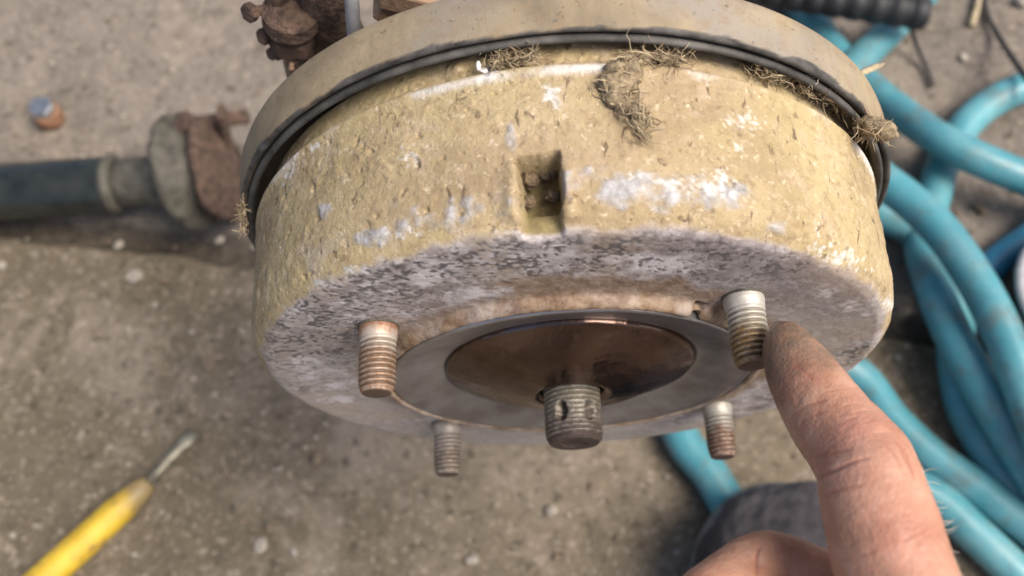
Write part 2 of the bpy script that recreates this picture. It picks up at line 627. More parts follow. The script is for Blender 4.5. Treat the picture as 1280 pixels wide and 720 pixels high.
def stone(c, r, seed, flat=.65):
    rs = np.random.RandomState(seed)
    bm = bmesh.new()
    bmesh.ops.create_icosphere(bm, subdivisions=2, radius=1)
    v = np.array([q.co[:] for q in bm.verts])
    f = [tuple(x.index for x in q.verts) for q in bm.faces]
    bm.free()
    for _ in range(5):                                   # chip flat facets off
        nrm = rs.normal(size=3)
        nrm /= np.linalg.norm(nrm)
        dd = v @ nrm
        k = rs.uniform(.45, .8)
        v = v - np.outer(np.maximum(dd - k, 0), nrm)
    v *= np.array([rs.uniform(.8, 1.3), rs.uniform(.7, 1.1), flat]) * r
    a = rs.uniform(0, 6.28)
    Rm = np.array([[math.cos(a), -math.sin(a), 0], [math.sin(a), math.cos(a), 0], [0, 0, 1]])
    return v @ Rm.T + np.asarray(c), f


# grit: nobody could count it
def build_grit():
    rs = np.random.RandomState(3)
    parts = []
    bm = bmesh.new()
    bmesh.ops.create_icosphere(bm, subdivisions=1, radius=1)
    bv = np.array([q.co[:] for q in bm.verts])
    bf = [tuple(x.index for x in q.verts) for q in bm.faces]
    bm.free()
    for i in range(1500):
        x = rs.uniform(-.42, .42)
        y = rs.uniform(-.10, .50)
        r = .0006 + .0016 * rs.rand() ** 3
        v = bv * rs.uniform(.65, 1.25, size=(len(bv), 1)) * r * np.array([1.2, 1, .7])
        parts.append((v + np.array([x, y, GZ + r * .2]), bf))
    V, F = merge(parts)
    o = mesh_obj('grit', V, F, MAT['pebble'], smooth=False)
    o.data.materials.append(MAT['pebbledark'])
    k = len(bf)
    mi = np.repeat((rs.rand(1500) < .55).astype(np.int32), k)
    o.data.polygons.foreach_set('material_index', mi)
    tag(o, 'fine loose grit scattered over the concrete floor', 'grit', kind='stuff')


build_grit()

# ------------------------------------------------------------------ brake drum
RS = 0.06875
drum = empty('brake_drum', (0, 0.02, -0.098), 'mud-caked cylindrical brake drum with four threaded wheel studs on its front', 'brake drum')


def resample(prof, step):
    prof = np.asarray(prof, float)
    seg = np.linalg.norm(np.diff(prof, axis=0), axis=1)
    s = np.concatenate([[0], np.cumsum(seg)])
    n = int(s[-1] / step)
    t = np.linspace(0, s[-1], n)
    return np.stack([np.interp(t, s, prof[:, 0]), np.interp(t, s, prof[:, 1])], 1)


def smooth1(a, k):
    ker = np.ones(k) / k
    b = np.pad(a, ((k // 2, k // 2), (0, 0)), mode='edge')
    return np.stack([np.convolve(b[:, i], ker, 'valid')[:len(a)] for i in range(2)], 1)


def ell(u, v, cx, cy, rx, ry, ang=0.0):
    a = R_(ang)
    dx = u - cx
    dy = v - cy
    x = dx * math.cos(a) + dy * math.sin(a)
    y = -dx * math.sin(a) + dy * math.cos(a)
    return np.clip(1.35 - np.sqrt((x / rx) ** 2 + (y / ry) ** 2), 0, 1)


def build_drum():
    prof = [(.0915, .0530), (.0946, .0525), (.0953, .0436), (.0968, .0428), (.0984, .0420), (.0987, .0408), (.0981, .0398),
            (.0976, .0385), (.0974, .030), (.0972, .018), (.0969, .0105), (.0963, .0065), (.0950, .0030), (.0932, .0010), (.0912, .0001),
            (.0880, 0), (.0700, 0), (.0622, -.0002), (.0604, -.0006), (.0592, -.0026), (.0584, -.0034), (.0574, -.0036), (.0566, -.0032), (.0558, .0005)]
    pr = smooth1(resample(prof, .00034), 5)
    T = np.gradient(pr, axis=0)
    T /= np.linalg.norm(T, axis=1)[:, None]
    Nn = np.stack([-T[:, 1], T[:, 0]], 1)
    if Nn[len(Nn) // 4, 0] < 0:
        Nn = -Nn
    nu = 1200
    th = np.linspace(-np.pi, np.pi, nu, endpoint=False)
    nv = len(pr)
    TH, RR = np.meshgrid(th, pr[:, 0])
    _, YY = np.meshgrid(th, pr[:, 1])
    _, NR = np.meshgrid(th, Nn[:, 0])
    _, NY = np.meshgrid(th, Nn[:, 1])
    TH, RR, YY, NR, NY = [a.ravel() for a in (TH, RR, YY, NR, NY)]
    P = np.stack([RR * np.sin(TH), YY, RR * np.cos(TH)], 1)
    u, v = project(P)
    seen = (np.cos(TH) > -.3)
    deg = np.degrees(TH)
    # zones
    ang = sstep(.35, .8, -NY)                            # how much the surface is the front face
    n_edge = fbm(P, 110, 4, 31) * .0022
    face = sstep(.0945, .0925, RR + n_edge) * (YY < .02)
    # wear patches, laid out where the drum shows them
    nz = fbm(P, 170, 4, 41)
    nf = fbm(P, 420, 3, 51)
    wear = 0
    for a in [(560, 268, 85, 20, -14), (470, 298, 30, 15, -20), (815, 238, 115, 24, 4), (920, 236, 30, 12, 10), (640, 170, 8, 17, 0), (612, 90, 10, 12, 0),
              (970, 285, 11, 9, 0), (430, 352, 50, 15, -22), (380, 390, 25, 14, -30), (406, 262, 8, 10, 0), (545, 318, 45, 7, -8), (690, 120, 14, 16, 0)]:
        wear = np.maximum(wear, ell(u, v, *a))
    wear = .85 * sstep(.12, 1.0, wear * .8 + nz * .75 + nf * .6) * (wear > .01) * sstep(.0, .25, wear) * seen
    white = 0
    for a in [(830, 225, 50, 10, 6), (925, 150, 30, 10, 12), (920, 185, 11, 9, 0), (510, 192, 15, 22, 20), (690, 118, 16, 22, 0), (1035, 318, 28, 24, 40),
              (1112, 380, 16, 11, -20), (430, 348, 36, 13, -25), (375, 385, 25, 12, -35), (360, 215, 10, 26, 20), (395, 186, 9, 8, 0), (880, 235, 50, 12, 8),
              (505, 292, 26, 12, -20), (905, 225, 22, 13, 0), (1020, 285, 10, 20, 0), (1060, 325, 30, 14, 30), (660, 290, 40, 5, 0)]:
        white = np.maximum(white, ell(u, v, *a))
    white = .8 * sstep(.45, 1.0, white * .72 + nz * .50 + fbm(P, 900, 3, 61) * 1.0) * sstep(.0, .3, white) * seen
    # pale line along the ridge at the back of the drum
    rl = np.exp(-((YY - .0405) / .0011) ** 2) * (RR > .0975)
    white = np.maximum(white, .85 * rl * sstep(-.25, .25, fbm(P, 60, 4, 66)) * (deg > -62))
    # mud relief
    barrel = (1 - face) * sstep(.0943, .0955, RR)
    crust = fbm(P, 70, 4, 1) * .00045 + fbm(P, 330, 4, 7, .65) * .00022 + fbm(P, 800, 2, 8) * .00014 + np.maximum(fbm(P, 170, 3, 12) - .18, 0) * .0013
    pits = np.maximum(fbm(P, 480, 3, 17) - .42, 0) * .0026
    crust = crust * .62
    crust = crust * (1 - .75 * wear) - pits * (1 - .6 * wear) + .0005 * wear
    groove = sstep(.0410, .0426, YY) * (YY < .0525)
    crust = crust * (1 - .75 * np.exp(-((YY - .0412) / .0018) ** 2)) + groove * sstep(.0428, .0438, YY) * (np.maximum(fbm(P, 160, 3, 77), 0) * .003) * sstep(-40, -10, deg)
    # broad undulation of the casting
    crust = crust + fbm(P, 16, 2, 81) * .0009
    # shallow scrub marks under the straw and a raised collar beside the pocket
    side = sstep(.0185, .013, YY) * sstep(-.006, .004, YY)
    for e, wd, am in ((-8.6, 1.1, .0011), (-1.1, 1.0, .0010)):
        crust = crust + am * np.exp(-((deg - e) / wd) ** 2) * side
    # rectangular pocket
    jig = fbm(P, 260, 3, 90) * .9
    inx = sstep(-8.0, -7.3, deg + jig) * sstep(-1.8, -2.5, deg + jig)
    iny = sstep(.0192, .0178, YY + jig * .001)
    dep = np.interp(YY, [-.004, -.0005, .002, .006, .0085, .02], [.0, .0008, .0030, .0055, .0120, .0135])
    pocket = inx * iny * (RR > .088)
    # face relief
    fr = fbm(P, 120, 4, 21) * .00016 + fbm(P, 520, 3, 27) * .00008
    flake = .85 * sstep(.17, .30, .85 * fbm(P, 800, 3, 35, .6) + .55 * fbm(P, 190, 4, 36, .6) + .22 * ell(u, v, 420, 385, 120, 50, -20) + .16 * ell(u, v, 700, 320, 330, 26)
                  + .25 * ell(u, v, 1070, 440, 22, 12, -20) + .18 * ell(u, v, 960, 350, 90, 25, 15) - .11)
    flake = flake * face * seen * np.clip(.30 + ell(u, v, 420, 390, 130, 70, -20) + .8 * ell(u, v, 700, 325, 380, 32) + ell(u, v, 1070, 440, 26, 15, -20), 0, 1)
    fr = fr - flake * .00014
    disp = crust * barrel + fr * face * sstep(.0595, .0625, RR) + fbm(P, 240, 4, 28) * .0003 * (RR < .0615) * (RR > .0550)
    gone = sstep(.0562, .0578, RR)
    rust = sstep(.0680, .0605, RR + fbm(P, 90, 4, 44) * .006) * sstep(.0535, .0550, RR) * (.6 + .4 * sstep(-.3, .2, fbm(P, 130, 3, 45)))
    rust = np.maximum(rust, .8 * sstep(.35, .7, ell(u, v, 770, 362, 160, 22, 3) + nz * .5) * face)
    cream = np.maximum(ell(u, v, 430, 490, 110, 55, 25), ell(u, v, 680, 548, 330, 22)) * face
    cream = np.maximum(cream, .8 * ell(u, v, 1010, 410, 90, 40, -20) * face)
    mauve = np.maximum(ell(u, v, 960, 350, 170, 45, 18), .7 * ell(u, v, 400, 415, 90, 30, -28)) * face  # grey-mauve metal on the right, painted shadow of the upper-left stud on the left
    chalk = 0
    for a in [(560, 335, 120, 22, -8), (450, 372, 70, 22, -22), (690, 318, 110, 14, 0), (820, 330, 90, 14, 5), (400, 470, 50, 30, 30), (1050, 375, 50, 16, 20), (600, 365, 70, 12, -6)]:
        chalk = np.maximum(chalk, ell(u, v, *a))
    chalk = .9 * sstep(.25, .9, chalk * .6 + .75 * fbm(P, 130, 5, 71, .6) + .4 * fbm(P, 500, 3, 73)) * sstep(0, .3, chalk) * face * seen
    # shallow slot in the raised ring by the upper right stud
    slot = np.exp(-((deg - 33.5) / 1.7) ** 4) * (RR < .0610) * (RR > .0555)
    disp = disp - slot * .0028
    P2 = P.copy()
    rad = np.stack([np.sin(TH), 0 * TH, np.cos(TH)], 1)
    P2 += rad * (NR * disp)[:, None]
    P2[:, 1] += NY * disp
    P2 -= rad * (pocket * dep)[:, None]
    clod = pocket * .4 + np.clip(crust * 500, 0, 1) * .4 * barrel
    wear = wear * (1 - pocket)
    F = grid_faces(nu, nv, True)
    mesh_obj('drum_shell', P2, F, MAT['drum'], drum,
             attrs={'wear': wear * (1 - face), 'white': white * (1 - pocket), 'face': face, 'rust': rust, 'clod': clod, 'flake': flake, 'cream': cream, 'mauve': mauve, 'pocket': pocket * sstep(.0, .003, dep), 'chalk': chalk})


build_drum()


def ring_lathe(name, prof, mat, parent, nu=360, amp=0.0, sc=100, seed=0, extra=None, flip=False):
    """lathe about the hub axis with noise; prof = (radius, y)"""
    th = np.linspace(-np.pi, np.pi, nu, endpoint=False)
    prof = np.asarray(prof, float)
    TH, RR = np.meshgrid(th, prof[:, 0])
    _, YY = np.meshgrid(th, prof[:, 1])
    TH, RR, YY = TH.ravel(), RR.ravel(), YY.ravel()
    P = np.stack([RR * np.sin(TH), YY, RR * np.cos(TH)], 1)
    if amp:
        d = fbm(P, sc, 4, seed) * amp
        P = P + np.stack([np.sin(TH) * d * .6, -d * .8, np.cos(TH) * d * .6], 1)
    at = extra(P, TH, RR, YY) if extra else None
    return mesh_obj(name, P, grid_faces(nu, len(prof), True, flip), mat, parent, attrs=at)


# smooth flange inside the raised ring
ring_lathe('hub_flange', resample([(.0562, -.0005), (.0558, -.0030), (.0550, -.0033), (.0480, -.0012), (.0410, .0008), (.0395, .0013), (.0385, .0022), (.0370, .0030)], .0006),
           MAT['flange'], drum, 360, .00025, 70, 4)['label'] = 'smooth grey inner flange ring'
# bulging brown washer
dome = [(.0388, .0022), (.0388, .0008), (.0383, .0001), (.0372, -.0002), (.0355, -.0008), (.033, -.0018), (.030, -.0032), (.025, -.0052), (.020, -.0067), (.0165, -.0073), (.0140, -.0078), (.0122, -.0082), (.0108, -.0080),
        (.0100, -.0072), (.0096, -.0060), (.0095, -.0030), (.0095, .0020)]
ring_lathe('dome_washer', smooth1(resample(dome, .0004), 5), MAT['dome'], drum, 300, .00032, 60, 8)['label'] = 'brown burnished domed washer round the spindle'


def thread_rod(name, c, axis, prof, pitch, depth, mat, parent, z0, z1, nu=56, step=.00016, holes=(), flats=None):
    """threaded rod, prof = (radius, distance); thread between z0 and z1; holes = (angle deg, dist, radius)"""
    x, y, a = frame(axis)
    pr = resample(prof, step)
    th = np.linspace(0, 2 * np.pi, nu, endpoint=False)
    TH, RR = np.meshgrid(th, pr[:, 0])
    _, D = np.meshgrid(th, pr[:, 1])
    TH, RR, D = TH.ravel(), RR.ravel(), D.ravel()
    ph = (D / pitch - TH / (2 * np.pi)) % 1.0
    tri = 1 - np.abs(2 * ph - 1)                         # 1 crest, 0 root
    tri = sstep(.0, .75, tri)
    rmax = max(p[0] for p in prof)
    on = sstep(z0 - pitch * .3, z0 + pitch * 1.2, D) * sstep(z1 + pitch * .3, z1 - pitch * .3, D) * (RR > rmax * .7)
    if holes:
        on = on * (1 - .75 * np.exp(-((D - holes[0][1]) / .0036) ** 4))
    P0 = np.asarray(c) + a * D[:, None] + RR[:, None] * (np.cos(TH)[:, None] * x + np.sin(TH)[:, None] * y)
    R2 = RR - on * (1 - tri) * depth + fbm(P0, 500, 3, 5) * .00012 * (RR > rmax * .6)
    hol = 0 * R2
    for (ha, hd, hr, sq) in holes:
        da = (np.degrees(TH) - ha + 180) % 360 - 180
        q = np.sqrt((np.radians(da) * rmax / sq) ** 2 + (D - hd) ** 2)
        hol = np.maximum(hol, sstep(hr, hr * .75, q))
    R2 = R2 - hol * rmax * .45 * (RR > rmax * .7)
    P = np.asarray(c) + a * D[:, None] + R2[:, None] * (np.cos(TH)[:, None] * x + np.sin(TH)[:, None] * y)
    L = prof[-1][1]
    F = [tuple(f) for f in grid_faces(nu, len(pr), True)]
    F.append(tuple(range((len(pr) - 1) * nu, len(pr) * nu)))
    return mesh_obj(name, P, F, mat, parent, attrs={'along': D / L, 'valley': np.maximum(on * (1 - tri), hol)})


RUSTY = (.27, .125, .06)
studs = [
    # angle deg (from +x towards +z), material colours (root, middle, end), length
    (140.3, ((.30, .14, .075), (.52, .47, .40), (.27, .165, .10)), (.30, .46), 'rust-ringed wheel stud with pale middle threads and brown end'),
    (50.3, ((.50, .48, .43), (.40, .37, .29), (.24, .15, .06)), (.48, .60), 'pale wheel stud with ochre threads'),
    (230.3, ((.24, .11, .06), (.34, .30, .26), (.22, .175, .135)), (.14, .62), 'grey-brown wheel stud'),
    (320.3, ((.40, .34, .30), (.36, .35, .31), (.16, .085, .055)), (.2, .56), 'wheel stud with rust-brown lower threads'),
]
for i, (an, cols, bb, lab) in enumerate(studs):
    a = R_(an)
    c = np.array([RS * math.cos(a), .004, RS * math.sin(a)])
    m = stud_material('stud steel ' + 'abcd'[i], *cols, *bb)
    L = .0232
    r = .00500
    prof = [(r * 1.07, 0), (r * 1.07, .0058), (r * 1.04, .0068), (r, .0085), (r, L - .0035), (r * .93, L - .0012), (r * .80, L - .0002), (r * .72, L), (r * .4, L + .0001), (r * .05, L + .0001)]
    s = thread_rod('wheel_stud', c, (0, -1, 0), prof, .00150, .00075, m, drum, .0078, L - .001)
    s['label'] = lab
    # dark socket ring the stud is pressed into
    V, F = lathe((c[0], -.0004, c[2]), (0, -1, 0), [(r * 1.14, -.002), (r * 1.14, .0000), (r * 1.12, .0003), (r * 1.08, .0003), (r * 1.05, -.001)], 40, False)
    mesh_obj('stud_collar', V, F, MAT['olive'], s)

# ------------------------------------------------------------------ backing plate
plate = empty('backing_plate', (0, .056, -.105), 'dusty tan round backing plate with dark lip behind the brake drum', 'backing plate')


def plate_attr(P, TH, RR, YY):
    e = sstep(.0487, .0481, YY + fbm(P, 90, 4, 3, .65) * .0013 - .0020 * sstep(.25, .5, vnoise(P, 28, 21))) * (RR > .1)
    return {'edge': e}


pp = [(.1008, .0510), (.1016, .0484), (.1024, .0476), (.1033, .0475), (.1038, .0480), (.1040, .0490), (.1040, .0510), (.1046, .0560), (.1046, .0610), (.1036, .0628), (.100, .0638), (.070, .0660), (.030, .0690), (.012, .0700)]
ring_lathe('plate_rim', smooth1(resample(pp, .0006), 5), MAT['plate'], plate, 540, .0005, 55, 13, plate_attr)
pg = [(.0985, .0510), (.0992, .0478), (.0999, .0467), (.1006, .0465), (.1012, .0468), (.1014, .0476), (.1008, .0500)]
ring_lathe('seal_ring', smooth1(resample(pg, .0003), 3), MAT['seal'], plate, 540, .0002, 60, 15)['label'] = 'thin dull grey seal ring in the gap'

# ------------------------------------------------------------------ knuckle with spindle behind the plate
kn = empty('steering_knuckle', (0, .09, -.03), 'rusty steering knuckle with threaded spindle through the drum centre and ball joint behind', 'knuckle')
sp_m = stud_material('spindle steel', (.16, .145, .125), (.17, .155, .115), (.12, .095, .078), .3, .85)
rs_ = .0088
Ls = .0455
prof = [(rs_, 0), (rs_, Ls - .003), (rs_ * .95, Ls - .0012), (rs_ * .84, Ls), (rs_ * .5, Ls + .0001), (rs_ * .42, Ls - .0006), (rs_ * .2, Ls - .0012), (rs_ * .03, Ls - .0012)]
xx, yy, aa = frame((0, -1, 0))
hol = []
for (px, sq) in ((-.0038, .55), (.0050, .5)):
    # hole angle so that it faces up-front
    dirv = np.array([px, 0, math.sqrt(rs_ ** 2 - px ** 2)]) / rs_
    hol.append((math.degrees(math.atan2(dirv @ yy, dirv @ xx)), .0370, .0034, sq))
thread_rod('spindle', (0, .022, 0), (0, -1, 0), prof, .0015, .00055, sp_m, kn, .028, Ls - .001, 96, .00018, hol)['label'] = 'threaded spindle end with cross-drilled pin hole'
V, F = sweep(np.array([(0, .0705, 0), (0, .085, 0), (0, .10, 0), (-.01, .12, 0), (-.02, .135, 0)]), np.array([.03, .032, .03, .026, .02]), 24)
mesh_obj('knuckle_hub', V, F, MAT['rust'], kn)


def rough(V, amp, sc, seed):
    V = np.asarray(V, float)
    return V + np.stack([fbm(V, sc, 3, seed), fbm(V, sc, 3, seed + 5), fbm(V, sc, 3, seed + 9)], 1) * amp


yk = .100
PX = 1 / 3480.0                                          # metres per photo pixel at that distance


def kpt(u, v, dy=0.0):
    return on_y(u, v, yk + dy)


def lump(name, pts, rads, mat, amp=.0009, sc=300, seed=1, n=28, k=10):
    Pp = catmull(pts, k)
    rr = np.interp(np.linspace(0, len(pts) - 1, len(Pp)), np.arange(len(pts)), np.asarray(rads) * PX)
    V, F = sweep(Pp, rr, n)
    return mesh_obj(name, rough(rough(V, amp, sc, seed), amp * .4, sc * 3, seed + 2), F, mat, kn)


lump('knuckle_arm', [(-.012, .095, .010), kpt(470, 120, .01), kpt(425, 60, .008), kpt(412, 20, .006), kpt(405, -30, .006), kpt(400, -110, .012)], [60, 50, 36, 32, 30, 30], MAT['rust'], seed=2)
J = kpt(366, 48)
ax = kpt(372, 110) - kpt(362, 0)
ax /= np.linalg.norm(ax)
V, F = lathe(J - ax * 50 * PX, ax, [(r * PX, d * PX) for r, d in ((20, 0), (30, 6), (31, 22), (27, 30), (25, 34), (25, 36))], 36)
mesh_obj('ball_joint', rough(V, .0002, 400, 4), F, MAT['rust'], kn, smooth=False)
V, F = hexprism(J - ax * 16 * PX, ax, 50 * PX, 24 * PX)
nutp = [(V, F)]
x3, y3, a3 = frame(ax)
for k in range(6):
    an = R_(60 * k + 30)
    d3 = x3 * math.cos(an) + y3 * math.sin(an)
    nutp.append(box(J + ax * 12 * PX + d3 * 18 * PX, (12 * PX, 14 * PX, 16 * PX), np.stack([d3, np.cross(a3, d3), a3], 1)))
V, F = merge(nutp)
add_bevel(mesh_obj('castle_nut', V, F, MAT['rust'], kn, smooth=False), .0005)
V, F = lathe(J, ax, [(14 * PX, 0), (14 * PX, 30 * PX), (11 * PX, 70 * PX), (10 * PX, 78 * PX)], 28)
mesh_obj('joint_pin', rough(V, .0003, 300, 3), F, MAT['greymetal'], kn)
for side in (-1, 1):                                     # split pin legs through the nut
    V, F = sweep(catmull([J + ax * 12 * PX - x3 * 10 * PX, J + ax * 14 * PX + y3 * side * 22 * PX, J + ax * (20 + 8 * side) * PX + y3 * side * 34 * PX], 6), 3.2 * PX, 8)
    mesh_obj('split_pin', V, F, MAT['rustlight'], kn)
lump('knuckle_boss', [kpt(352, -40, .004), kpt(346, 0, .003), kpt(340, 30, .003), kpt(346, 52, .003), kpt(360, 66, .004)], [12, 12, 10, 9, 7], MAT['rust'], amp=.0004, seed=8)
for (u, v, q) in ((317, 14, 10), (334, 44, 9), (343, 66, 7)):
    c = kpt(u, v, -.001)
    V, F = hexprism(c, (-.5, -.6, .4), q * 1.9 * PX, q * PX)
    add_bevel(mesh_obj('bolt_head', V, F, MAT['rust'], kn, smooth=False), .0004)
    V, F = sweep(np.array([c, kpt(350, v - 4, .003)]), q * .55 * PX, 12)
    mesh_obj('bolt_shank', V, F, MAT['rust'], kn)
V, F = sweep(catmull([kpt(444, 60, -.012), kpt(441, 20, -.012), kpt(437, -40, -.008), kpt(436, -90, 0)], 6), 7.5 * PX, 14)
mesh_obj('brake_pipe', V, F, MAT['palegrey'], kn)['label'] = 'bare grey brake pipe'
V, F = box(kpt(520, -6, -.015), (.020, .010, .007), np.array(Matrix.Rotation(R_(24), 3, 'Y')))
V2, F2 = box(kpt(488, 2, -.010), (.010, .016, .004), np.array(Matrix.Rotation(R_(50), 3, 'Y')))
add_bevel(mesh_obj('bracket', *merge([(V, F), (V2, F2)]), MAT['rustlight'], kn, smooth=False), .0008)


# ------------------------------------------------------------------ mud clods in the pocket, straw
def clod(c, r, seed, label):
    bm = bmesh.new()
    bmesh.ops.create_icosphere(bm, subdivisions=4, radius=1)
    v = np.array([q.co[:] for q in bm.verts])
    f = [tuple(x.index for x in q.verts) for q in bm.faces]
    bm.free()
    d = 1 + .25 * fbm(v, 1.6, 4, seed) + .42 * fbm(v, 4, 4, seed + 3, .7)
    v = v * d[:, None] * r
    o = mesh_obj('mud_clod', v + np.asarray(c), f, MAT['clod'])
    origin_to_base(o)
    return tag(o, label, 'mud clod', 'mud clods lodged in the pocket of the drum')


def in_pocket(u, v, rr):
    d = ray(u, v)
    a = d[0] ** 2 + d[2] ** 2
    b = 2 * (CAM[0] * d[0] + CAM[2] * d[2])
    c = CAM[0] ** 2 + CAM[2] ** 2 - rr ** 2
    t = (-b - math.sqrt(max(b * b - 4 * a * c, 0))) / 2 / a
    return CAM + d * t


clod(in_pocket(662, 226, .0890), .0021, 3, 'largest mud clod in the pocket, upper left corner')
clod(in_pocket(661, 253, .0900), .0016, 5, 'mud clod against the left wall, below the largest')
clod(in_pocket(684, 216, .0875), .0022, 8, 'mud clod wedged at the dark upper end of the pocket')
clod(in_pocket(691, 246, .0885), .0016, 9, 'small mud clod against the right wall of the pocket')


def straw_clump(name, label, path, spread, n, seed, ln=(.003, .0065), rr=(.00006, .00016), core=None, group=None, flow=1.1):
    """tangled fibres scattered along a path, as a felted wad"""
    rs = np.random.RandomState(seed)
    path = np.asarray(path, float)
    parts = []
    for i in range(n):
        t = rs.rand() * (len(path) - 1)
        k = int(t)
        c = path[k] * (1 - t + k) + path[min(k + 1, len(path) - 1)] * (t - k)
        c = c + rs.normal(size=3) * spread
        nr_ = np.array([c[0], 0, c[2]])
        nr_ /= np.linalg.norm(nr_)
        c = c - nr_ * ((c - path[k]) @ nr_) * .55
        tg = path[min(k + 1, len(path) - 1)] - path[max(k - 1, 0)]
        tg /= np.linalg.norm(tg) + 1e-9
        d = rs.normal(size=3) * .75 + tg * rs.choice([-1, 1]) * flow
        d -= nr_ * (d @ nr_) * .85
        d /= np.linalg.norm(d)
        L = rs.uniform(*ln)
        pts = [c - d * L / 2]
        for q in range(5):
            d = d + rs.normal(size=3) * .38
            d /= np.linalg.norm(d)
            pts.append(pts[-1] + d * L / 5)
        r = rs.uniform(*rr) * (2.2 if rs.rand() < .06 else 1)
        parts.append(sweep(np.array(pts), np.array([.6, 1, 1, 1, .9, .3]) * r, 4, False))
    nf_ = sum(len(q[1]) for q in parts)
    if core is not None:
        for (p, r) in core:
            bm = bmesh.new()
            bmesh.ops.create_icosphere(bm, subdivisions=3, radius=1)
            v = np.array([q.co[:] for q in bm.verts])
            f = [tuple(x.index for x in q.verts) for q in bm.faces]
            bm.free()
            v = v * (1 + .35 * fbm(v + np.asarray(p) * 400, 2.2, 4, seed) + .25 * fbm(v * np.array([1, 3, 1]) + np.asarray(p) * 400, 4, 3, seed + 7))[:, None] * r + np.asarray(p)
            parts.append((v, f))
    V, F = merge(parts)
    o = mesh_obj(name, V, F, MAT['straw'])
    o.data.materials.append(MAT['strawmat'])
    o.data.materials.append(MAT['strawdark'])
    mi = np.ones(len(o.data.polygons), np.int32)
    mi[:nf_] = np.repeat(np.where(rs.rand(n) < .45, 2, 0), nf_ // n)
    o.data.polygons.foreach_set('material_index', mi)
    origin_to_base(o)
    return tag(o, label, 'straw clump', group)


GR = 'tufts of dry straw caught on the drum'
pth = [in_pocket(u, v, .0986) for u, v in ((850, 73), (830, 71), (805, 72), (785, 78), (770, 90), (765, 105), (768, 120), (782, 130), (794, 140), (799, 152), (801, 163))]
straw_clump('straw_clump', 'tangled wad of dry straw hanging over the ridge of the drum', pth, .00065, 380, 4, (.002, .010), (.00005, .00022),
            core=[(p - np.array([0, 0, .0006]), r * 1.15) for p, r in zip(pth[1:] + [(pth[4] + pth[6]) / 2 + (.0022, 0, 0), (pth[3] + pth[5]) / 2 + (.0026, 0, 0), (pth[6] + pth[7]) / 2], (.0012, .0016, .0022, .0026, .0026, .0024, .0021, .0020, .0016, .0010, .0026, .0026, .0022))], group=GR, flow=1.8)
pth = [in_pocket(1075, 150, .100), at_depth(1090, 159, .245), at_depth(1108, 164, .243)]
straw_clump('straw_clump', 'knotted straw tuft sticking out past the rim of the backing plate', pth, .0008, 170, 6, (.002, .008), core=[(pth[0], .0018), ((pth[0] + pth[1]) / 2, .0022), (pth[1], .0026), ((pth[1] + pth[2]) / 2, .0028), (pth[2], .0026)], group=GR, flow=1.5)
pth = [in_pocket(u, v, .0985) for u, v in ((612, 78), (640, 72), (668, 70))]
straw_clump('straw_clump', 'flat patch of chaff packed in the gap behind the ridge', pth, .0012, 160, 9, (.003, .007), group=GR)
pth = [in_pocket(u, v, .0985) for u, v in ((940, 82), (985, 95), (1025, 115), (1060, 138))]
straw_clump('straw_clump', 'thin line of chaff along the gap ending beside the knotted tuft', pth, .0009, 260, 12, (.003, .008), group=GR)
pth = [at_depth(u, v, .27) for u, v in ((303, 250), (304, 270), (302, 292))]
straw_clump('straw_clump', 'small grey chaff tuft at the end of the gap over the shaded barrel side', pth, .0006, 70, 15, (.002, .005), group=GR)
# white flake stuck in the gap
V, F = stone((0, 0, 0), .0015, 91, .4)
V = V * np.array([.5, 1.1, 1.0]) + in_pocket(598, 82, .0985)
V2, F2 = stone((0, 0, 0), .0010, 92, .5)
o = mesh_obj('paint_flake', *merge([(V, F), (V2 + in_pocket(605, 88, .0985), F2)]), simple('white flake', (.78, .77, .74), .4, 0, .2), smooth=False)
tag(origin_to_base(o), 'small white glossy flake stuck in the gap of the drum', 'flake')
# crinkled fibre over the seal ring
pts = [at_depth(u, v, d) for u, v, d in ((1005, 84, .236), (1010, 92, .2355), (1015, 97, .2355), (1023, 97, .235), (1022, 104, .235), (1012, 108, .2355), (1008, 111, .236))]
V, F = sweep(np.array(pts), .00012, 6)
tag(origin_to_base(mesh_obj('fibre', V, F, MAT['hair'])), 'pale crinkled fibre lying across the seal ring', 'fibre')


# ------------------------------------------------------------------ hose coil
HR = .0108


def hose_path(pts):
    return [on_z(u, v, GZ + h) for u, v, h in pts]


G0 = HR
b_ = [(985, -30, G0), (1012, 20, G0), (1052, 75, G0), (1110, 128, .018), (1185, 180, .037), (1280, 222, .034), (1400, 265, .02)]
a_ = [(1170, -40, G0), (1115, 35, G0), (1065, 85, .020), (1020, 150, .037), (960, 240, .03), (880, 350, G0), (842, 450, G0), (850, 540, G0), (893, 600, G0), (925, 665, G0), (945, 740, G0), (985, 800, G0), (1030, 760, G0), (1045, 690, G0), (1075, 630, G0), (1120, 604, G0), (1168, 622, G0), (1215, 664, G0), (1290, 735, G0)]
c_ = [(1400, 90, G0), (1285, 108, G0), (1220, 143, G0), (1183, 195, G0), (1166, 250, G0), (1153, 300, .014), (1162, 345, .024), (1188, 412, .033), (1221, 474, .035), (1257, 535, .034), (1300, 605, .028), (1360, 690, .02)]
d_ = [(1330, 600, .05), (1290, 512, .055), (1257, 424, .058), (1219, 350, .058), (1172, 284, .058), (1112, 232, .055), (1045, 195, .05)]
f_ = [(960, 250, .045), (930, 330, .035), (980, 420, .02), (1070, 468, G0), (1115, 525, G0), (1170, 575, G0), (1230, 617, .013), (1290, 662, .015), (1370, 730, .02)]
e_ = [(1370, 745, G0), (1290, 640, G0), (1242, 577, G0), (1208, 514, G0), (1196, 455, G0), (1194, 400, G0), (1182, 345, G0), (1145, 292, G0), (1085, 262, G0), (1020, 250, G0)]
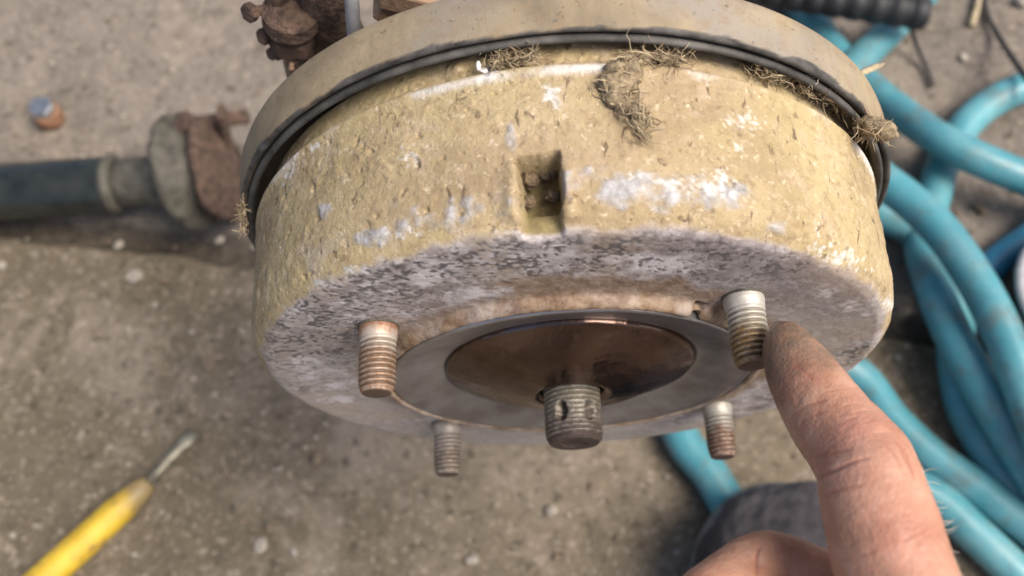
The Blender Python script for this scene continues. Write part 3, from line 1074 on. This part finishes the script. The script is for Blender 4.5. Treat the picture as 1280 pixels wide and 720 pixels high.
path = hose_path(a_[::-1]) + hose_path([(1130, -130, G0), (1040, -130, G0)]) + hose_path(b_) + hose_path([(1500, 220, .02), (1500, 130, G0)]) + hose_path(c_) \
    + hose_path([(1430, 740, .03), (1450, 690, .04), (1390, 640, .05)]) + hose_path(d_) + hose_path(f_) + hose_path([(1450, 770, .02), (1450, 750, G0)]) + hose_path(e_)
V, F = sweep(catmull(path, 9), HR, 24)
tag(origin_to_base(mesh_obj('water_hose', V, F, MAT['hose'])), 'turquoise plastic hose in overlapping loops on the floor beside the drum', 'hose')
pts = hose_path([(1160, 440, G0), (1195, 385, G0), (1235, 338, G0), (1275, 305, G0), (1340, 270, G0), (1420, 260, G0)])
V, F = sweep(catmull(pts[1:], 9), HR * .9, 24)
tag(origin_to_base(mesh_obj('water_hose', V, F, simple('darker blue hose', (.04, .20, .33), .4, 0, .4, 60, .15))), 'short darker blue hose piece leading under the turquoise coil beside the tub', 'hose')

# dark tub with pale rim at the picture's edge
c = on_z(1335, 400, GZ)
V, F = lathe(c, (0, 0, 1), [(.032, .0006), (.035, .004), (.0455, .038), (.0470, .040), (.0455, .0415), (.0435, .040), (.0335, .006), (.001, .005)], 48, False)
tb = empty('plastic_tub', c, 'small round dark tub with pale grey rim beside the hoses', 'tub')
mesh_obj('tub_body', V, F, MAT['black'], tb)
V, F = lathe(c + (0, 0, .0395), (0, 0, 1), [(.0462, -.002), (.0488, -.0015), (.0498, .0005), (.0490, .003), (.0462, .0037), (.0440, .003)], 48, False)
mesh_obj('tub_rim', V, F, MAT['palegrey'], tb)

# ------------------------------------------------------------------ black ribbed grip and wires
g0 = on_z(930, -16, GZ + .042)
g1 = on_z(1160, 18, GZ + .042)
dg = (g1 - g0) / np.linalg.norm(g1 - g0)
Lg = np.linalg.norm(g1 - g0)
grip = empty('rubber_grip', g1, 'black ribbed rubber handlebar grip lying over the hose', 'grip')
V, F = lathe(g0, dg, [(.0105, 0), (.0105, Lg - .0025), (.0102, Lg - .0008), (.0085, Lg), (.006, Lg - .001)], 32)
mesh_obj('grip_sleeve', V, F, MAT['black'], grip)
nr = 9
for k in range(nr):
    t = Lg * (k + .5) / nr
    hw = Lg / nr * .36
    V, F = lathe(g0 + dg * (t - hw), dg, [(.0104, 0), (.0113, .0008), (.0115, hw), (.0113, 2 * hw - .0008), (.0104, 2 * hw)], 32, False)
    mesh_obj('grip_rib', V, F, MAT['black'], grip)
pts = [on_z(u, v, GZ + h) for u, v, h in ((1138, 30, .030), (1145, 55, .012), (1156, 80, .004), (1166, 108, .0025))]
V, F = sweep(catmull(pts, 6), .0016, 8)
tag(origin_to_base(mesh_obj('wire', V, F, MAT['black'])), 'short dark wire running out from under the black grip', 'wire')
pts = [on_z(u, v, GZ + h) for u, v, h in ((1228, -30, .003), (1233, 15, .003), (1248, 45, .006), (1265, 72, .02), (1285, 100, .03), (1310, 130, .03))]
V, F = sweep(catmull(pts, 6), .0019, 8)
tag(origin_to_base(mesh_obj('wire', V, F, MAT['black'])), 'curved black wire crossing over the far bend of the hose', 'wire')
pts = [on_z(u, v, GZ + .003) for u, v in ((1226, -20), (1221, 10), (1214, 32))]
V, F = sweep(catmull(pts, 6), np.linspace(.0018, .0027, 13), 10)
tag(origin_to_base(mesh_obj('twig', V, F, MAT['straw'])), 'pale dry twig on the floor beside the curved black wire', 'twig')
pts = [at_depth(1068, 96, .30), at_depth(1088, 86, .31), at_depth(1106, 79, .32)]
V, F = sweep(catmull(pts, 5), np.array([.0006] * 3 + [.0013] * 6 + [.0004] * 2), 6, squash=.25)
tag(origin_to_base(mesh_obj('straw_stalk', V, F, MAT['straw'])), 'single flat straw stalk poking out behind the backing plate', 'straw')

# ------------------------------------------------------------------ shock absorber lying on the floor
zs = GZ + .028
s0 = on_z(-90, 246, zs)
s1 = on_z(262, 222, zs)
dx = (s1 - s0) / np.linalg.norm(s1 - s0)
L0 = np.linalg.norm(s1 - s0)
shock = empty('shock_absorber', (s0[0], s0[1], GZ), 'glossy black shock absorber with rusty end bracket lying on the floor', 'shock absorber')
l1 = np.linalg.norm(on_z(142, 231, zs) - s0)
V, F = lathe(s0, dx, [(.0175, 0), (.0187, .003), (.0187, l1 - .004), (.018, l1)], 40)
mesh_obj('tube_body', V, F, MAT['darkpaint'], shock)
V, F = lathe(s0 + dx * l1, dx, [(.0186, -.003), (.0198, -.001), (.0198, .001), (.0186, .003), (.016, .004)], 40)
mesh_obj('end_collar', V, F, MAT['olive'], shock)
V, F = lathe(s0 + dx * l1, dx, [(.0155, .003), (.0168, .010), (.0160, .024), (.0185, .028), (.0185, .050), (.016, .054)], 36)
mesh_obj('neck', rough(V, .0012, 60, 3), F, MAT['olive'], shock)
fd = dx + np.array([0, .05, .22])
fc = s0 + dx * (l1 + .050) + np.array([0, 0, .008])
V, F = lathe(fc, fd, [(.012, -.002), (.036, -.003), (.0385, -.001), (.0385, .003), (.036, .005), (.022, .012), (.02, .02)], 40)
mesh_obj('spring_seat', rough(rough(V, .003, 45, 5), .0015, 140, 9), F, MAT['olive'], shock)
V, F = lathe(fc + dx * .022, fd, [(.016, -.004), (.033, -.003), (.034, .0), (.033, .003), (.015, .004)], 36)
mesh_obj('lock_ring', rough(rough(V, .003, 60, 6), .0015, 160, 3), F, MAT['rust'], shock)['label'] = 'rusty lock ring'
b0 = on_z(240, 158, GZ + .055)
V1, F1 = box(b0 + (0, 0, -.012), (.009, .014, .042), np.array(Matrix.Rotation(R_(-12), 3, 'Y')))
V2, F2 = box(b0 + (.017, .004, -.012), (.005, .012, .044), np.array(Matrix.Rotation(R_(10), 3, 'Y')))
o = mesh_obj('mounting_fork', *merge([(rough(V1, .002, 90, 3), F1), (rough(V2, .002, 90, 5), F2)]), MAT['rust'], shock, smooth=False)
add_bevel(o, .0015)
V, F = hexprism(on_z(212, 165, GZ + .045), (-1, -.2, .3), .014, .008)
mesh_obj('bolt_head', V, F, MAT['rustlight'], shock, smooth=False)
V, F = lathe(on_z(215, 158, GZ + .045), (1, .1, 0), [(.005, 0), (.005, .05)], 20)
mesh_obj('bolt_shank', V, F, MAT['rust'], shock)
# ------------------------------------------------------------------ yellow handled scraper
def P3(u, v, h):
    return on_z(u, v, GZ + h)


h0, h1, h2 = P3(10, 765, .010), P3(186, 603, .010), P3(242, 540, .004)
dh = (h1 - h0) / np.linalg.norm(h1 - h0)
Lh = np.linalg.norm(h1 - h0)
tool = empty('screwdriver', (h0[0], h0[1], GZ), 'worn yellow-handled screwdriver with dull flat blade on the floor', 'screwdriver')
pr = resample([(.004, 0), (.0085, .002), (.0095, .006), (.0092, Lh * .55), (.0086, Lh * .8), (.0072, Lh - .006), (.005, Lh)], .002)
V, F = lathe(h0, dh, [tuple(q) for q in pr], 24)
x3, y3, a3 = frame(dh)
loc = V - h0
ang = np.arctan2(loc @ y3, loc @ x3)
al = loc @ a3
flut = 1 - .07 * (np.cos(ang * 6) > .3) * (al > .01) * (al < Lh * .85)
V = h0 + np.outer(al, a3) + ((loc @ x3) * flut)[:, None] * x3 + ((loc @ y3) * flut)[:, None] * y3
mesh_obj('handle', V, F, MAT['yellow'], tool, attrs={'worn': .85 * sstep(Lh - .022, Lh - .006, al + .004 * vnoise(V, 150, 2))})
db = (h2 - h1)
V, F = sweep(np.array([h1 - dh * .004, h1 + db * .3, h1 + db * .65, h1 + db * .8, h1 + db]), np.array([.0036, .0034, .0034, .0046, .0040]), 16)
# flatten the tip
tt = (V - h1) @ (db / np.linalg.norm(db)) / np.linalg.norm(db)
zc = h1[2] + (h2[2] - h1[2]) * tt
V[:, 2] = zc + (V[:, 2] - zc) * (1 - .75 * sstep(.55, .95, tt))
mesh_obj('blade', V, F, simple('dull stained steel', (.33, .31, .23), .45, .5, .5, 90, .2, .0004, (.13, .115, .085)), tool)

# ------------------------------------------------------------------ loose bolt and chips
c = P3(65, 150, 0)
bl = empty('loose_bolt', c, 'short rusty bolt with a shiny worn head standing on the floor', 'bolt')
V, F = lathe(c, (0, 0, 1), [(.0088, -.001), (.0098, .002), (.0095, .010), (.0085, .012)], 20)
mesh_obj('shank', rough(V, .0008, 200, 2), F, simple('orange rust', (.33, .17, .095), .85, 0, .5, 160, .6, .001), bl)
V, F = hexprism(c + (0, 0, .0115), (.05, -.1, 1), .0155, .007)
mesh_obj('head', V, F, MAT['chrome'], bl, smooth=False)
chips = [(168, 346, .0052, 0, 'bright white stone chip on the olive floor between floor joint and screwdriver'),
         (3, 332, .0040, 0, 'smaller white stone chip on the olive slab near the floor joint'),
         (205, 350, .0035, 1, 'brown pebble near the bright white chip'),
         (262, 450, .0062, 1, 'dark elongated stone on the floor near the drum face'),
         (325, 682, .0042, 0, 'larger pale crumb of mortar on bare floor below the drum'),
         (368, 690, .0032, 0, 'smaller pale crumb beside the larger mortar crumb'),
         (335, 660, .0028, 1, 'tiny brown crumb beside the larger mortar crumb'),
         (350, 70, .0040, 0, 'pale chip on the floor beside the steering knuckle'),
         (275, 300, .0035, 0, 'whitish chip lying in the floor joint close to the drum'),
         (148, 306, .0035, 0, 'whitish chip lying in the floor joint under the shock absorber'),
         (1275, 3, .0070, 0, 'pinkish white stone by the curved black wire'),
         (1205, 72, .0034, 0, 'small pale stone between the two black wires'),
         (1225, 262, .0044, 1, 'small pebble enclosed between crossing hoses'),
         (395, 575, .0050, 1, 'brown pebble on the floor under the drum edge'),
         (690, 640, .0042, 0, 'pale pebble on the floor in front of the spindle'),
         (590, 700, .0034, 0, 'small pale sliver of stone on bare floor toward the shoe')]
for i, (u, v, r, k, lab) in enumerate(chips):
    p = P3(u, v, r * .35)
    V, F = stone(p, r, 40 + i, .6 if r < .006 else .5)
    o = mesh_obj('stone_chip', V, F, MAT['pebbledark' if k else 'pebble'], smooth=False)
    tag(origin_to_base(o), lab, 'stone chip', 'stone chips on the floor')


# ------------------------------------------------------------------ shoe
def build_shoe():
    toe = on_z(955, 622, GZ)
    heel = toe + np.array([-.02, -.285, 0])
    d = (heel - toe) / np.linalg.norm(heel - toe)
    sd = np.cross((0, 0, 1), d)
    sh = empty('shoe', (toe[0], toe[1], GZ), 'dark grey fabric shoe with grey rubber sole standing near the hand', 'shoe')
    t = np.array([0, .004, .012, .025, .045, .07, .10, .13, .16, .19, .22, .25, .27, .282])
    wd = np.array([.008, .020, .030, .038, .044, .047, .046, .042, .037, .034, .034, .034, .031, .020])
    ht = np.array([.024, .038, .045, .050, .054, .058, .064, .072, .082, .086, .086, .088, .086, .070])
    n = 36
    V = []
    for ti, wi, hi in zip(t, wd, ht):
        for k in range(n):
            a = math.pi * 2 * k / n
            cx = math.copysign(abs(math.cos(a)) ** .75, math.cos(a)) * wi
            sz = math.sin(a)
            z = .020 + (hi - .020) * sz ** 0.9 if sz > 0 else .020 + .012 * sz
            V.append(toe + d * ti + sd * cx + np.array([0, 0, z]))
    F = [tuple(f) for f in grid_faces(n, len(t), True)] + [tuple(range(n))[::-1], tuple(range((len(t) - 1) * n, len(t) * n))]
    V = np.array(V)
    o = mesh_obj('upper', V + np.outer(fbm(V, 45, 3, 3) * .0012, (0, 0, 1)), F, MAT['shoe'], sh)
    tx = bpy.data.textures.new('cloth folds', 'CLOUDS')
    tx.noise_scale = .028
    tx.noise_depth = 3
    m = o.modifiers.new('s', 'SUBSURF')
    m.levels = m.render_levels = 4
    m = o.modifiers.new('d', 'DISPLACE')
    m.texture = tx
    m.strength = .013
    m.mid_level = .5
    m.texture_coords = 'LOCAL'
    # sole
    V = []
    for zz, k in ((0.0, .0), (.004, .0025), (.018, .0035), (.022, .002)):
        for ti, wi in zip(t, wd):
            V.append((ti, wi + k, zz))
    ring = []
    for zz, k in ((0.0, .000), (.003, .0022), (.019, .0022), (.0225, -.0005)):
        L = [toe + d * (ti - (k if i == 0 else 0)) + sd * (wi + k) + np.array([0, 0, zz]) for i, (ti, wi) in enumerate(zip(t, wd))]
        Rr = [toe + d * (ti - (k if i == 0 else 0)) - sd * (wi + k) + np.array([0, 0, zz]) for i, (ti, wi) in enumerate(zip(t, wd))]
        ring.append(L + Rr[::-1])
    n2 = len(ring[0])
    V = np.vstack(ring)
    F = [tuple(f) for f in grid_faces(n2, 4, True)] + [tuple(range(n2))[::-1]]
    o = mesh_obj('sole', V, F, MAT['sole'], sh)
    m = o.modifiers.new('s', 'SUBSURF')
    m.levels = m.render_levels = 2
    # stitched toe cap seam and tongue band
    for tt_, rr_ in ((.040, .0012), (.066, .0010)):
        pts = []
        for k in range(21):
            a = math.pi * (.06 + .88 * k / 20)
            ti = tt_ + .018 * abs(math.cos(a)) ** 1.5
            wi = np.interp(ti, t, wd)
            hi = np.interp(ti, t, ht)
            pts.append(toe + d * ti + sd * (math.copysign(abs(math.cos(a)) ** .75, math.cos(a)) * wi) + np.array([0, 0, .020 + (hi - .0205) * math.sin(a) ** .9]))
        V, F = sweep(np.array(pts), rr_, 8)
        mesh_obj('seam', V, F, MAT['shoe_trim'], sh)


build_shoe()
_sh = bpy.data.objects['shoe']
_sh.rotation_euler.x = R_(5.0)                             # toe rests on the hose, heel on the floor
_sh.location.z += .0222
_sh.scale = (1.1, 1.1, 1.1)


# ------------------------------------------------------------------ hand
def build_hand():
    st = [  # left px, right px, depth
        ((961, 411), (978, 402), .2280), ((955.5, 424), (994, 406), .2270), ((953.5, 440), (1008, 416), .2250), ((956, 464), (1026, 433), .2215), ((968, 502), (1056, 467), .2150),
        ((986, 538), (1086, 503), .2075), ((1007, 570), (1117, 537), .2000), ((1020, 594), (1140, 563), .1945), ((1023, 616), (1152, 592), .1900),
        ((1029, 645), (1163, 626), .1860), ((1039, 688), (1181, 678), .1810), ((1050, 740), (1200, 732), .1760), ((1060, 800), (1222, 790), .1710), ((1066, 860), (1246, 850), .167)]
    parts = []
    n = 36
    rings = []
    C = []
    Lr = []
    for (l, r, d) in st:
        pl = at_depth(*l, d)
        pr_ = at_depth(*r, d)
        C.append((pl + pr_) / 2)
        Lr.append((pr_ - pl) / 2)
    C = np.array(C)
    Lr = np.array(Lr)
    # refine
    k = 6
    C2 = catmull(C, k)
    L2 = catmull(Lr, k)
    T = np.gradient(C2, axis=0)
    T /= np.linalg.norm(T, axis=1)[:, None]
    a = np.arange(n) * 2 * np.pi / n
    V = []
    for i in range(len(C2)):
        lat = L2[i]
        w_ = np.linalg.norm(lat)
        o_ = np.cross(T[i], lat / w_)
        V.append(C2[i] + np.cos(a)[:, None] * lat + np.sin(a)[:, None] * o_ * w_ * .96)
    tipc = C2[0] - T[0] * .0016
    V = np.vstack(V + [tipc[None]])
    F = [tuple(f) for f in grid_faces(n, len(C2), True)]
    m = len(V) - 1
    F += [(m, (q + 1) % n, q) for q in range(n)]
    F.append(tuple(range((len(C2) - 1) * n, len(C2) * n)))
    parts.append((V, F))
    mcp = C[-1]

    def chain(pts, rads, kk=6):
        P = catmull(pts, kk)
        r = np.interp(np.linspace(0, len(pts) - 1, len(P)), np.arange(len(pts)), rads)
        v, f = sweep(P, r, 28)
        parts.append((v, f))
        for e, rr in ((P[0], r[0]), (P[-1], r[-1])):
            bm = bmesh.new()
            bmesh.ops.create_icosphere(bm, subdivisions=3, radius=rr)
            vv = np.array([q.co[:] for q in bm.verts]) + e
            ff = [tuple(x.index for x in q.verts) for q in bm.faces]
            bm.free()
            parts.append((vv, ff))
    # curled middle finger
    D = at_depth
    chain([D(1150, 850, .182), D(1075, 775, .197), D(1010, 735, .203), D(962, 719, .205), D(925, 735, .200), D(880, 772, .192), D(865, 815, .184), D(900, 860, .178)],
          [.0112, .0103, .0096, .0098, .0090, .0088, .0082, .0070])
    # curled ring and little fingers, below the middle finger
    chain([D(1130, 900, .200), D(1030, 830, .215), D(965, 785, .222), D(900, 810, .215), D(865, 860, .205), D(895, 900, .197)], [.0108, .0100, .0096, .0086, .0080, .0068])
    chain([D(1115, 950, .214), D(1030, 890, .228), D(970, 860, .232), D(915, 885, .225), D(890, 925, .215), D(915, 955, .207)], [.0098, .0088, .0084, .0076, .0070, .0060])
    # thumb folded over the curled fingers
    chain([D(1180, 1080, .150), D(1080, 980, .158), D(1000, 915, .170), D(940, 880, .172)], [.0150, .0125, .0105, .0085])
    # palm and wrist
    wr = D(1250, 1180, .165)
    for a0, b0, r0, r1 in ((mcp, wr, .0128, .0200), (D(1150, 850, .182), wr, .0135, .0205), (D(1130, 900, .200), wr + (0, 0, -.012), .013, .020), (D(1115, 950, .214), wr + (0, 0, -.022), .0118, .018)):
        chain([a0, (np.asarray(a0) * .6 + np.asarray(wr) * .4), b0], [r0, (r0 + r1) / 2 + .001, r1])
    fd_ = np.array([.25, -.96, -.10])
    fd_ /= np.linalg.norm(fd_)
    w0 = wr + np.array([0, 0, -.010])
    chain([w0, w0 + fd_ * .04, w0 + fd_ * .08], [.026, .027, .029])
    V, F = merge(parts)
    o = mesh_obj('person', V, F, MAT['skin'])
    md = o.modifiers.new('r', 'REMESH')
    md.mode = 'VOXEL'
    md.voxel_size = .00038
    dg_ = bpy.context.evaluated_depsgraph_get()
    me = bpy.data.meshes.new_from_object(o.evaluated_get(dg_))
    o.modifiers.clear()
    o.data = me
    ne = len(me.edges)
    ev = np.empty(ne * 2, np.int32)
    me.edges.foreach_get('vertices', ev)
    ev = ev.reshape(-1, 2)
    nv = len(me.vertices)
    co = np.empty(nv * 3)
    me.vertices.foreach_get('co', co)
    co = co.reshape(-1, 3)
    i0 = np.concatenate([ev[:, 0], ev[:, 1]])
    i1 = np.concatenate([ev[:, 1], ev[:, 0]])
    deg_ = np.bincount(i0, minlength=nv).astype(float)
    for _ in range(16):
        av = np.stack([np.bincount(i0, weights=co[i1, q], minlength=nv) for q in range(3)], 1) / deg_[:, None]
        co = co + .5 * (av - co)
    me.vertices.foreach_set('co', co.ravel())
    me.update()
    nv = len(me.vertices)
    co = np.empty(nv * 3)
    me.vertices.foreach_get('co', co)
    co = co.reshape(-1, 3)
    no = np.empty(nv * 3)
    me.vertices.foreach_get('normal', no)
    no = no.reshape(-1, 3)
    u, v = project(co)
    front = ((co - CAM) * no).sum(1) < 0
    near = ((co - CAM) @ ROT)[:, 2]
    idx = (np.min(np.linalg.norm(co[:, None, :] - C[None, ::2, :], axis=2), axis=1) < .016)
    crease = np.zeros(nv)
    disp = np.zeros(nv)

    def line(pts, wpx, dep, sel):
        nonlocal crease, disp
        pts = catmull(np.array(pts, float), 6)
        d = np.full(nv, 1e9)
        for p, q in zip(pts[:-1], pts[1:]):
            e = q - p
            t = np.clip(((u - p[0]) * e[0] + (v - p[1]) * e[1]) / (e @ e), 0, 1)
            d = np.minimum(d, np.hypot(u - p[0] - t * e[0], v - p[1] - t * e[1]) + 2.5 * wpx * max(0, np.hypot(*(p - pts[len(pts) // 2])) / (np.hypot(*(pts[-1] - pts[len(pts) // 2])) + 1e-6) - .6))
        d = d + 1.6 * vnoise(co, 350, 77) * (1 + 0 * d)
        g = np.exp(-(d / (wpx * .7)) ** 2) * sel
        rim = np.exp(-((d - 2.2 * wpx) / wpx) ** 2) * sel
        crease = np.maximum(crease, g)
        disp -= g * dep * .6
        disp += rim * dep * .04
    s1 = front & idx
    s2 = front & (near < .26)
    # joint creases of the pointing finger, wrinkles above the knuckle bump
    line([(1018, 600), (1040, 588), (1066, 577), (1090, 572)], 3.4, .0009, s1)
    line([(1010, 572), (1040, 566), (1070, 560)], 2.5, .00018, s1)
    line([(1026, 622), (1050, 612), (1078, 606)], 2.5, .00016, s1)
    line([(987, 524), (1000, 512), (1018, 503), (1036, 500)], 2.6, .00035, s1)
    line([(995, 534), (1012, 522), (1030, 514)], 2.2, .00018, s1)
    line([(1100, 552), (1118, 570), (1128, 594)], 2.5, .00016, s1)
    line([(1112, 545), (1130, 566), (1140, 590)], 2.2, .00016, s1)
    line([(1122, 560), (1136, 580), (1143, 604)], 2.0, .00018, s1)
    line([(1120, 680), (1145, 668), (1170, 655)], 3.0, .00018, s1)
    line([(1055, 700), (1090, 690), (1130, 668)], 2.5, .00014, s1)
    line([(985, 455), (1002, 462), (1016, 474)], 2.2, .00012, s1)
    # folded middle finger: deep fold and knuckle wrinkles
    line([(948, 685), (946, 702), (947, 730)], 3.2, .0008, s2 & ~s1)
    for q in range(4):
        line([(958 + q * 9, 676 + q * 2), (962 + q * 9, 688 + q * 2), (964 + q * 9, 700 + q * 2)], 1.8, .00022, s2 & ~s1)
    # fine cross wrinkles along the finger: arc position against angle
    ii = np.argmin(np.linalg.norm(co[:, None, :] - C2[None, ::3, :], axis=2), axis=1) * 3
    arc = np.concatenate([[0], np.cumsum(np.linalg.norm(np.diff(C2, axis=0), axis=1))])
    sa = arc[ii] + ((co - C2[ii]) * T[ii]).sum(1)
    W = np.stack([sa * 6, (co @ ROT[:, 0]) * 1.2, (co @ ROT[:, 1]) * .6], 1)
    wz = .45 + np.exp(-((sa - arc[42]) / .010) ** 2) + .6 * np.exp(-((sa - arc[24]) / .007) ** 2)
    wr_ = fbm(W, 190, 3, 14)
    disp -= np.maximum(wr_ - .14, 0) * .00024 * wz
    crease = np.maximum(crease, .35 * sstep(.22, .5, wr_) * np.clip(wz - .3, 0, 1))
    disp += fbm(co, 110, 3, 4) * .00038 + fbm(co, 650, 3, 9) * .00006
    me.vertices.foreach_set('co', (co + no * disp[:, None]).ravel())
    tip = C[2]
    dist = np.linalg.norm(co - tip, axis=1)
    dirt = sstep(.026, .008, dist + fbm(co, 160, 3, 6) * .006) * 1.0
    dirt = np.maximum(dirt, .75 * np.clip(ell(u, v, 1000, 432, 34, 20, 40), 0, 1) * s1)
    dirt = np.maximum(dirt, .35 * np.exp(-((u - 985) ** 2 + (v - 690) ** 2) / 500) * s2)
    pip = (C[7] + C[8]) / 2
    red = np.exp(-(np.linalg.norm(co - pip, axis=1) / .013) ** 2) + .4 * sstep(-.05, .45, fbm(co, 60, 3, 8)) + .35 * np.exp(-((u - 1120) ** 2 + (v - 700) ** 2) / 2500)
    for nm, arr in (('dirt', dirt), ('redness', np.clip(red, 0, 1)), ('crease', crease)):
        at = me.attributes.new(nm, 'FLOAT', 'POINT')
        at.data.foreach_set('value', arr.astype(np.float32))
    me.polygons.foreach_set('use_smooth', [True] * len(me.polygons))
    if not me.materials:
        me.materials.append(MAT['skin'])
    me.update()
    tag(o, 'bare hand of a person pointing with a dirty index finger at a wheel stud', 'person')
    # nail on the back of the finger, turned away from the lens
    Vn = []
    rows = range(3, 15)
    for ri, i in enumerate(rows):
        lat = L2[i]
        w_ = np.linalg.norm(lat)
        o_ = np.cross(T[i], lat / w_)
        away = o_ if o_ @ ROT[:, 2] > 0 else -o_
        for q in range(9):
            an = R_(40 + (q - 4) * 11 * min(1, .55 + ri * .15))
            Vn.append(C2[i] + (math.cos(an) * lat + math.sin(an) * away * w_ * .96) * 1.0)
    mesh_obj('finger_nail', np.array(Vn), grid_faces(9, len(list(rows))), MAT['nail'], o)
    # fine hairs on the back of the finger
    rs = np.random.RandomState(5)
    parts = []
    for (pu, pv, d) in [(1160, 602, .190), (1163, 612, .189), (1167, 628, .187), (1171, 640, .186), (1173, 650, .185), (1176, 655, .185), (1180, 664, .184), (1181, 670, .184), (1186, 690, .182), (1157, 590, .191), (1169, 634, .187), (1177, 660, .1845), (1150, 640, .178), (1140, 655, .176), (1130, 640, .1765)]:
        p0 = at_depth(pu - 5, pv, d)
        dd = at_depth(pu + rs.uniform(8, 22), pv + rs.uniform(-9, 3), d) - p0
        parts.append(sweep(np.array([p0, p0 + dd * .5 + rs.normal(size=3) * .0003, p0 + dd + rs.normal(size=3) * .0005]), np.array([.00009, .00008, .00003]), 4, False))
    mesh_obj('hair', *merge(parts), MAT['hair'], o)


build_hand()
bpy.context.view_layer.update()
